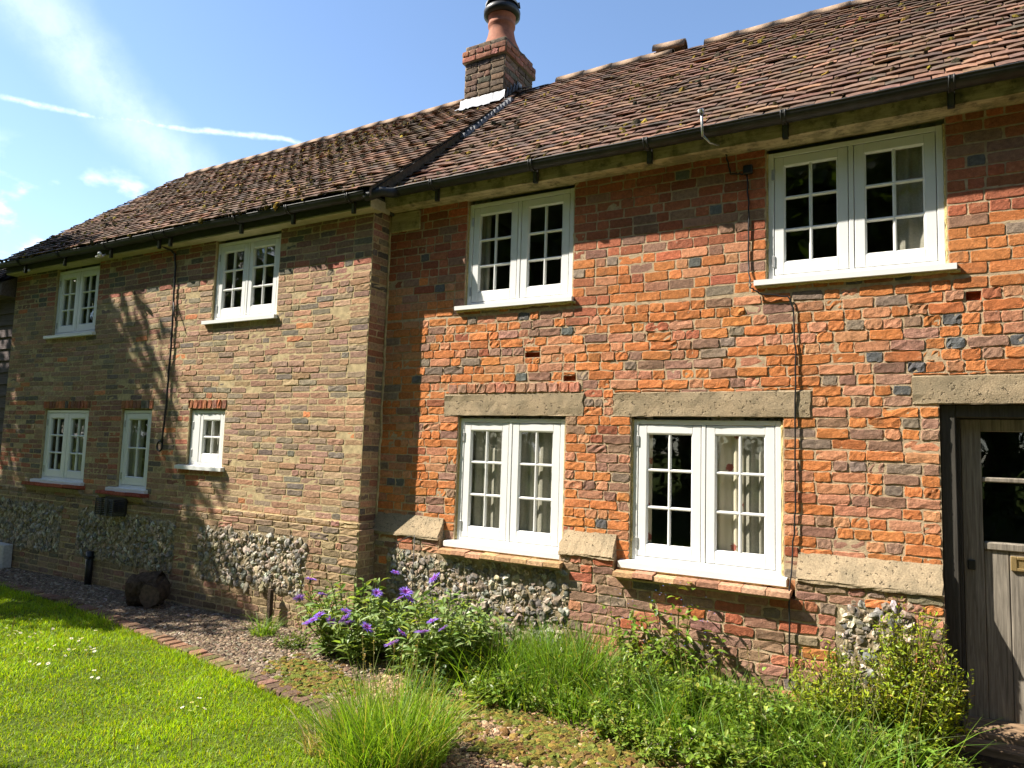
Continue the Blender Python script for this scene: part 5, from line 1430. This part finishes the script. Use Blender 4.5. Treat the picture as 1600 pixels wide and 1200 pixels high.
for (x_, y_) in DA:
    if dz is None: o = daisy_mesh().build('daisy', M_petal); dz = o
    else: o = dz.copy(); C.objects.link(o)
    o.location = (x_, y_, float(gz(x_, y_)) - 0.004); o.rotation_euler = (rng.normal(0.15, .25), rng.normal(0, .25), rng.uniform(0, 6.28)); s = rng.uniform(0.75, 1.1); o.scale = (s, s, s)
    tag(o, 'small white daisy growing in the lawn', 'flower', 'daisies scattered in the lawn')
# dry stalks left of dandelions
stk = None
for (x_, y_) in [(-6.765, -1.797), (-4.406, -2.493), (-3.904, -2.595), (-3.557, -2.361), (-3.414, -2.106)]:
    if stk is None:
        a = Acc(); a.tube([(0, 0, 0), (0.005, 0.0, 0.06), (0.02, 0.0, 0.13)], [0.0028, 0.0024, 0.002], 6, (0.28, 0.20, 0.06)); o = a.build('dandelion_stalk', M_leaf); stk = o
    else: o = stk.copy(); C.objects.link(o)
    o.location = (x_, y_, float(gz(x_, y_))); o.rotation_euler = (rng.normal(0, .15), rng.normal(0, .2), rng.uniform(0, 6.28))
    tag(o, 'bare brown dandelion stalk standing in the lawn', 'plant', 'dandelion stalks in the lawn')

# log by the wall
log = empty('sawn_log', (-6.80, -0.53, -0.16)); log.scale = (0.72, 0.72, 0.86); tag(log, 'dark forked log section lying against the flint plinth', 'log')
def log_seg(acc, p0, p1, r0, r1, n=16, seg=22):
    p0, p1 = np.array(p0, float), np.array(p1, float); d_ = (p1 - p0) / np.linalg.norm(p1 - p0)
    s_ = np.cross(d_, UP); s_ /= np.linalg.norm(s_); u_ = np.cross(s_, d_)
    V = []
    ph_ = rng.normal(0, 1, 4)
    for i in range(n):
        t_ = i / (n - 1)
        for j in range(seg):
            th = 2 * math.pi * j / seg
            rr = (r0 + (r1 - r0) * t_) * (1 + 0.06 * math.sin(3 * th + ph_[0]) + 0.05 * math.sin(5 * th + ph_[1]) + 0.03 * math.sin(11 * th + ph_[2]) + rng.normal(0, 0.03) * (0.3 if i == 0 else 1))
            V.append(p0 + (p1 - p0) * t_ + rr * (math.cos(th) * s_ + math.sin(th) * u_))
    acc.add(V, [(i * seg + j, i * seg + (j + 1) % seg, (i + 1) * seg + (j + 1) % seg, (i + 1) * seg + j) for i in range(n - 1) for j in range(seg)], None)
    return (np.array(V[:seg]), np.array(V[-seg:]), p0, p1)
a = Acc(); e_ = Acc()
r1_ = log_seg(a, (-0.22, -0.13, 0.19), (0.12, 0.10, 0.22), 0.185, 0.20)
r2_ = log_seg(a, (0.22, -0.14, 0.17), (0.06, 0.10, 0.21), 0.135, 0.17)
o = a.build('bark', M_bark, log); 
M_endgrain = principled('log_end_grain', (0.10, 0.072, 0.054), 0.95, nscale=22, namp=0.4, bump=0.6, bscale=40, dist=0.01)
for rr in (r1_, r2_):
    e_ = Acc(); e_.add(np.concatenate([rr[0], [rr[2]]]), None, [(j, (j + 1) % 22, 22) for j in range(22)])
    e_.build('cut_end', M_endgrain, log)

# wire plant support and a short stake
a = Acc(); a.tube([(0, 0, 0), (0.0, 0, 0.95)], 0.0035, 6); a.tube([(0, 0, 0.94), (-0.06, -0.01, 0.93), (-0.15, -0.02, 0.88), (-0.21, -0.03, 0.80)], 0.0025, 6)
o = a.build('plant_support', M_gutter, None, True); o.location = (-3.62, -0.30, -0.12); tag(o, 'thin rusty wire plant support standing behind the cornflowers', 'plant support')
a = Acc(); a.bbox(-0.022, 0.022, -0.02, 0.02, 0, 0.36, 0.004)
o = a.build('timber_stake', M_bark, None); o.location = (-5.22, -0.36, -0.17); tag(o, 'short dark timber stake at the foot of the flint panel', 'stake')

# ------------------------------------------------------------------ trees beyond the frame (they throw the dapple and show in the panes)
def tree_parts(h, crown_r, nleaf, leaf, pal, trunk_r, seedv, zc=0.62, yr=1.0):
    rg = np.random.default_rng(seedv)
    tr = Acc(); lf = Acc()
    tp = np.array([(rg.normal(0, .06) * t_, rg.normal(0, .06) * t_, h * 0.8 * t_) for t_ in np.linspace(0, 1, 8)])
    if yr != 1.0: tp[:, 0] -= 1.3 * np.linspace(0, 1, 8) ** 2
    tr.tube(tp, np.linspace(trunk_r, trunk_r * 0.25, 8), 10)
    P = []
    nb = 34
    for i in range(nb):
        t_ = rg.uniform(0.25 if yr == 1.0 else 0.53, 0.95 if yr == 1.0 else 1.0); p0 = np.array([np.interp(t_, np.linspace(0, 1, 8), tp[:, j]) for j in range(3)])
        th = i * 2.4 + rg.normal(0, .3); L = crown_r * rg.uniform(0.55, 1.1) * (math.sin(min(1.0, 0.35 + 1.1 * (1 - abs(t_ - 0.55) * 1.4)) * 1.57) if yr == 1.0 else 1.2 - t_)
        p1 = p0 + np.array([math.cos(th) * L, math.sin(th) * L * yr, L * (rg.uniform(0.1, 0.6) if yr == 1.0 else rg.uniform(-0.1, 0.25))])
        pts = np.array([p0 + (p1 - p0) * u_ + np.array([0, 0, 0.1 * L * math.sin(u_ * 3.1)]) for u_ in np.linspace(0, 1, 5)])
        tr.tube(pts, np.linspace(trunk_r * 0.3, 0.012, 5), 6, caps=False)
        k = nleaf // nb
        cl = rg.uniform(0.3, 1.1, 7); c_ = np.array([p0 + (p1 - p0) * c for c in cl]) + rg.normal(0, crown_r * 0.10, (7, 3))
        q_ = c_[rg.integers(0, 7, k)] + rg.normal(0, crown_r * (0.085 if yr == 1.0 else 0.05), (k, 3)) * np.array([1, yr ** 0.5, 1])
        P.append(q_)
    P = np.concatenate(P)
    n = len(P)
    leaves(lf, P, rg.normal(0, 1, (n, 3)), leaf * rg.uniform(0.6, 1.2, n), leaf * 0.6 * rg.uniform(0.7, 1.2, n), vary(pick(pal, n), n, .2), droop=0.2)
    return tr, lf
PAL_TREE = [(3, (0.055, 0.10, 0.018)), (3, (0.07, 0.125, 0.02)), (2, (0.04, 0.075, 0.016)), (1, (0.10, 0.15, 0.03))]
def place_tree(name, parts, loc, label, rot=0, sc=1.0):
    root = empty(name, loc); root.rotation_euler = (0, 0, rot); root.scale = (sc,) * 3
    tag(root, label, 'tree', 'garden trees facing the cottage')
    if isinstance(parts[0], Acc):
        a_ = parts[0].build('trunk', M_bark, root, True); b_ = parts[1].build('crown', M_leaf, root)
        return root, a_, b_
    for p in parts:
        o_ = p.copy(); C.objects.link(o_); o_.parent = root
    return root, None, None
_, tk, cr = place_tree('garden_tree', tree_parts(11.3, 4.4, 14000, 0.17, PAL_TREE, 0.22, 3, yr=0.28), (-13.1, -3.05, 0.0), 'leafy tree at the far left throwing dappled shade on the wall')
_, tk, cr = place_tree('garden_tree', tree_parts(9.5, 3.1, 20000, 0.19, PAL_TREE, 0.22, 5), (-36, -14, -0.2), 'leafy garden tree standing across the lawn from the cottage')
for i, (x_, y_, s_) in enumerate([(-23, -13, 1.3), (-16, -15, 1.6), (-10, -16.5, 1.8), (-5, -18, 1.7), (0, -16.5, 1.9), (5, -17, 1.7), (10, -15, 1.8), (15, -13, 1.6), (-29, -10, 1.2), (-7.5, -22, 2.0), (2.5, -22, 2.1), (8, -21, 2.0), (-13, -21, 1.9), (20, -10, 1.5)]):
    place_tree('garden_tree', (tk, cr), (x_, y_, -0.2), 'leafy garden tree standing across the lawn from the cottage', i * 1.3, s_)

a = Acc(); n = 26000  # unseen leaf bank, added to darken bright gaps reflected in the panes
P3 = np.stack([rng.uniform(-34, 22, n), -14.0 + rng.normal(0, 0.55, n), rng.uniform(0, 1, n) ** 0.8 * 3.4], 1)
P3[:, 2] *= 1 + 0.08 * np.sin(P3[:, 0] * 1.7) + 0.05 * np.sin(P3[:, 0] * 5.1)
leaves(a, P3, rng.normal(0, 1, (n, 3)), 0.24 * rng.uniform(0.6, 1.2, n), 0.17 * rng.uniform(0.7, 1.2, n), vary(pick(PAL_TREE, n), n, .2), droop=0.2)
hd = empty('reflection_hedge', (0, 0, 0)); tag(hd, 'added leafy hedge out of view, filling bright gaps in the window reflections', 'hedge')
a.build('foliage', M_leaf, hd)
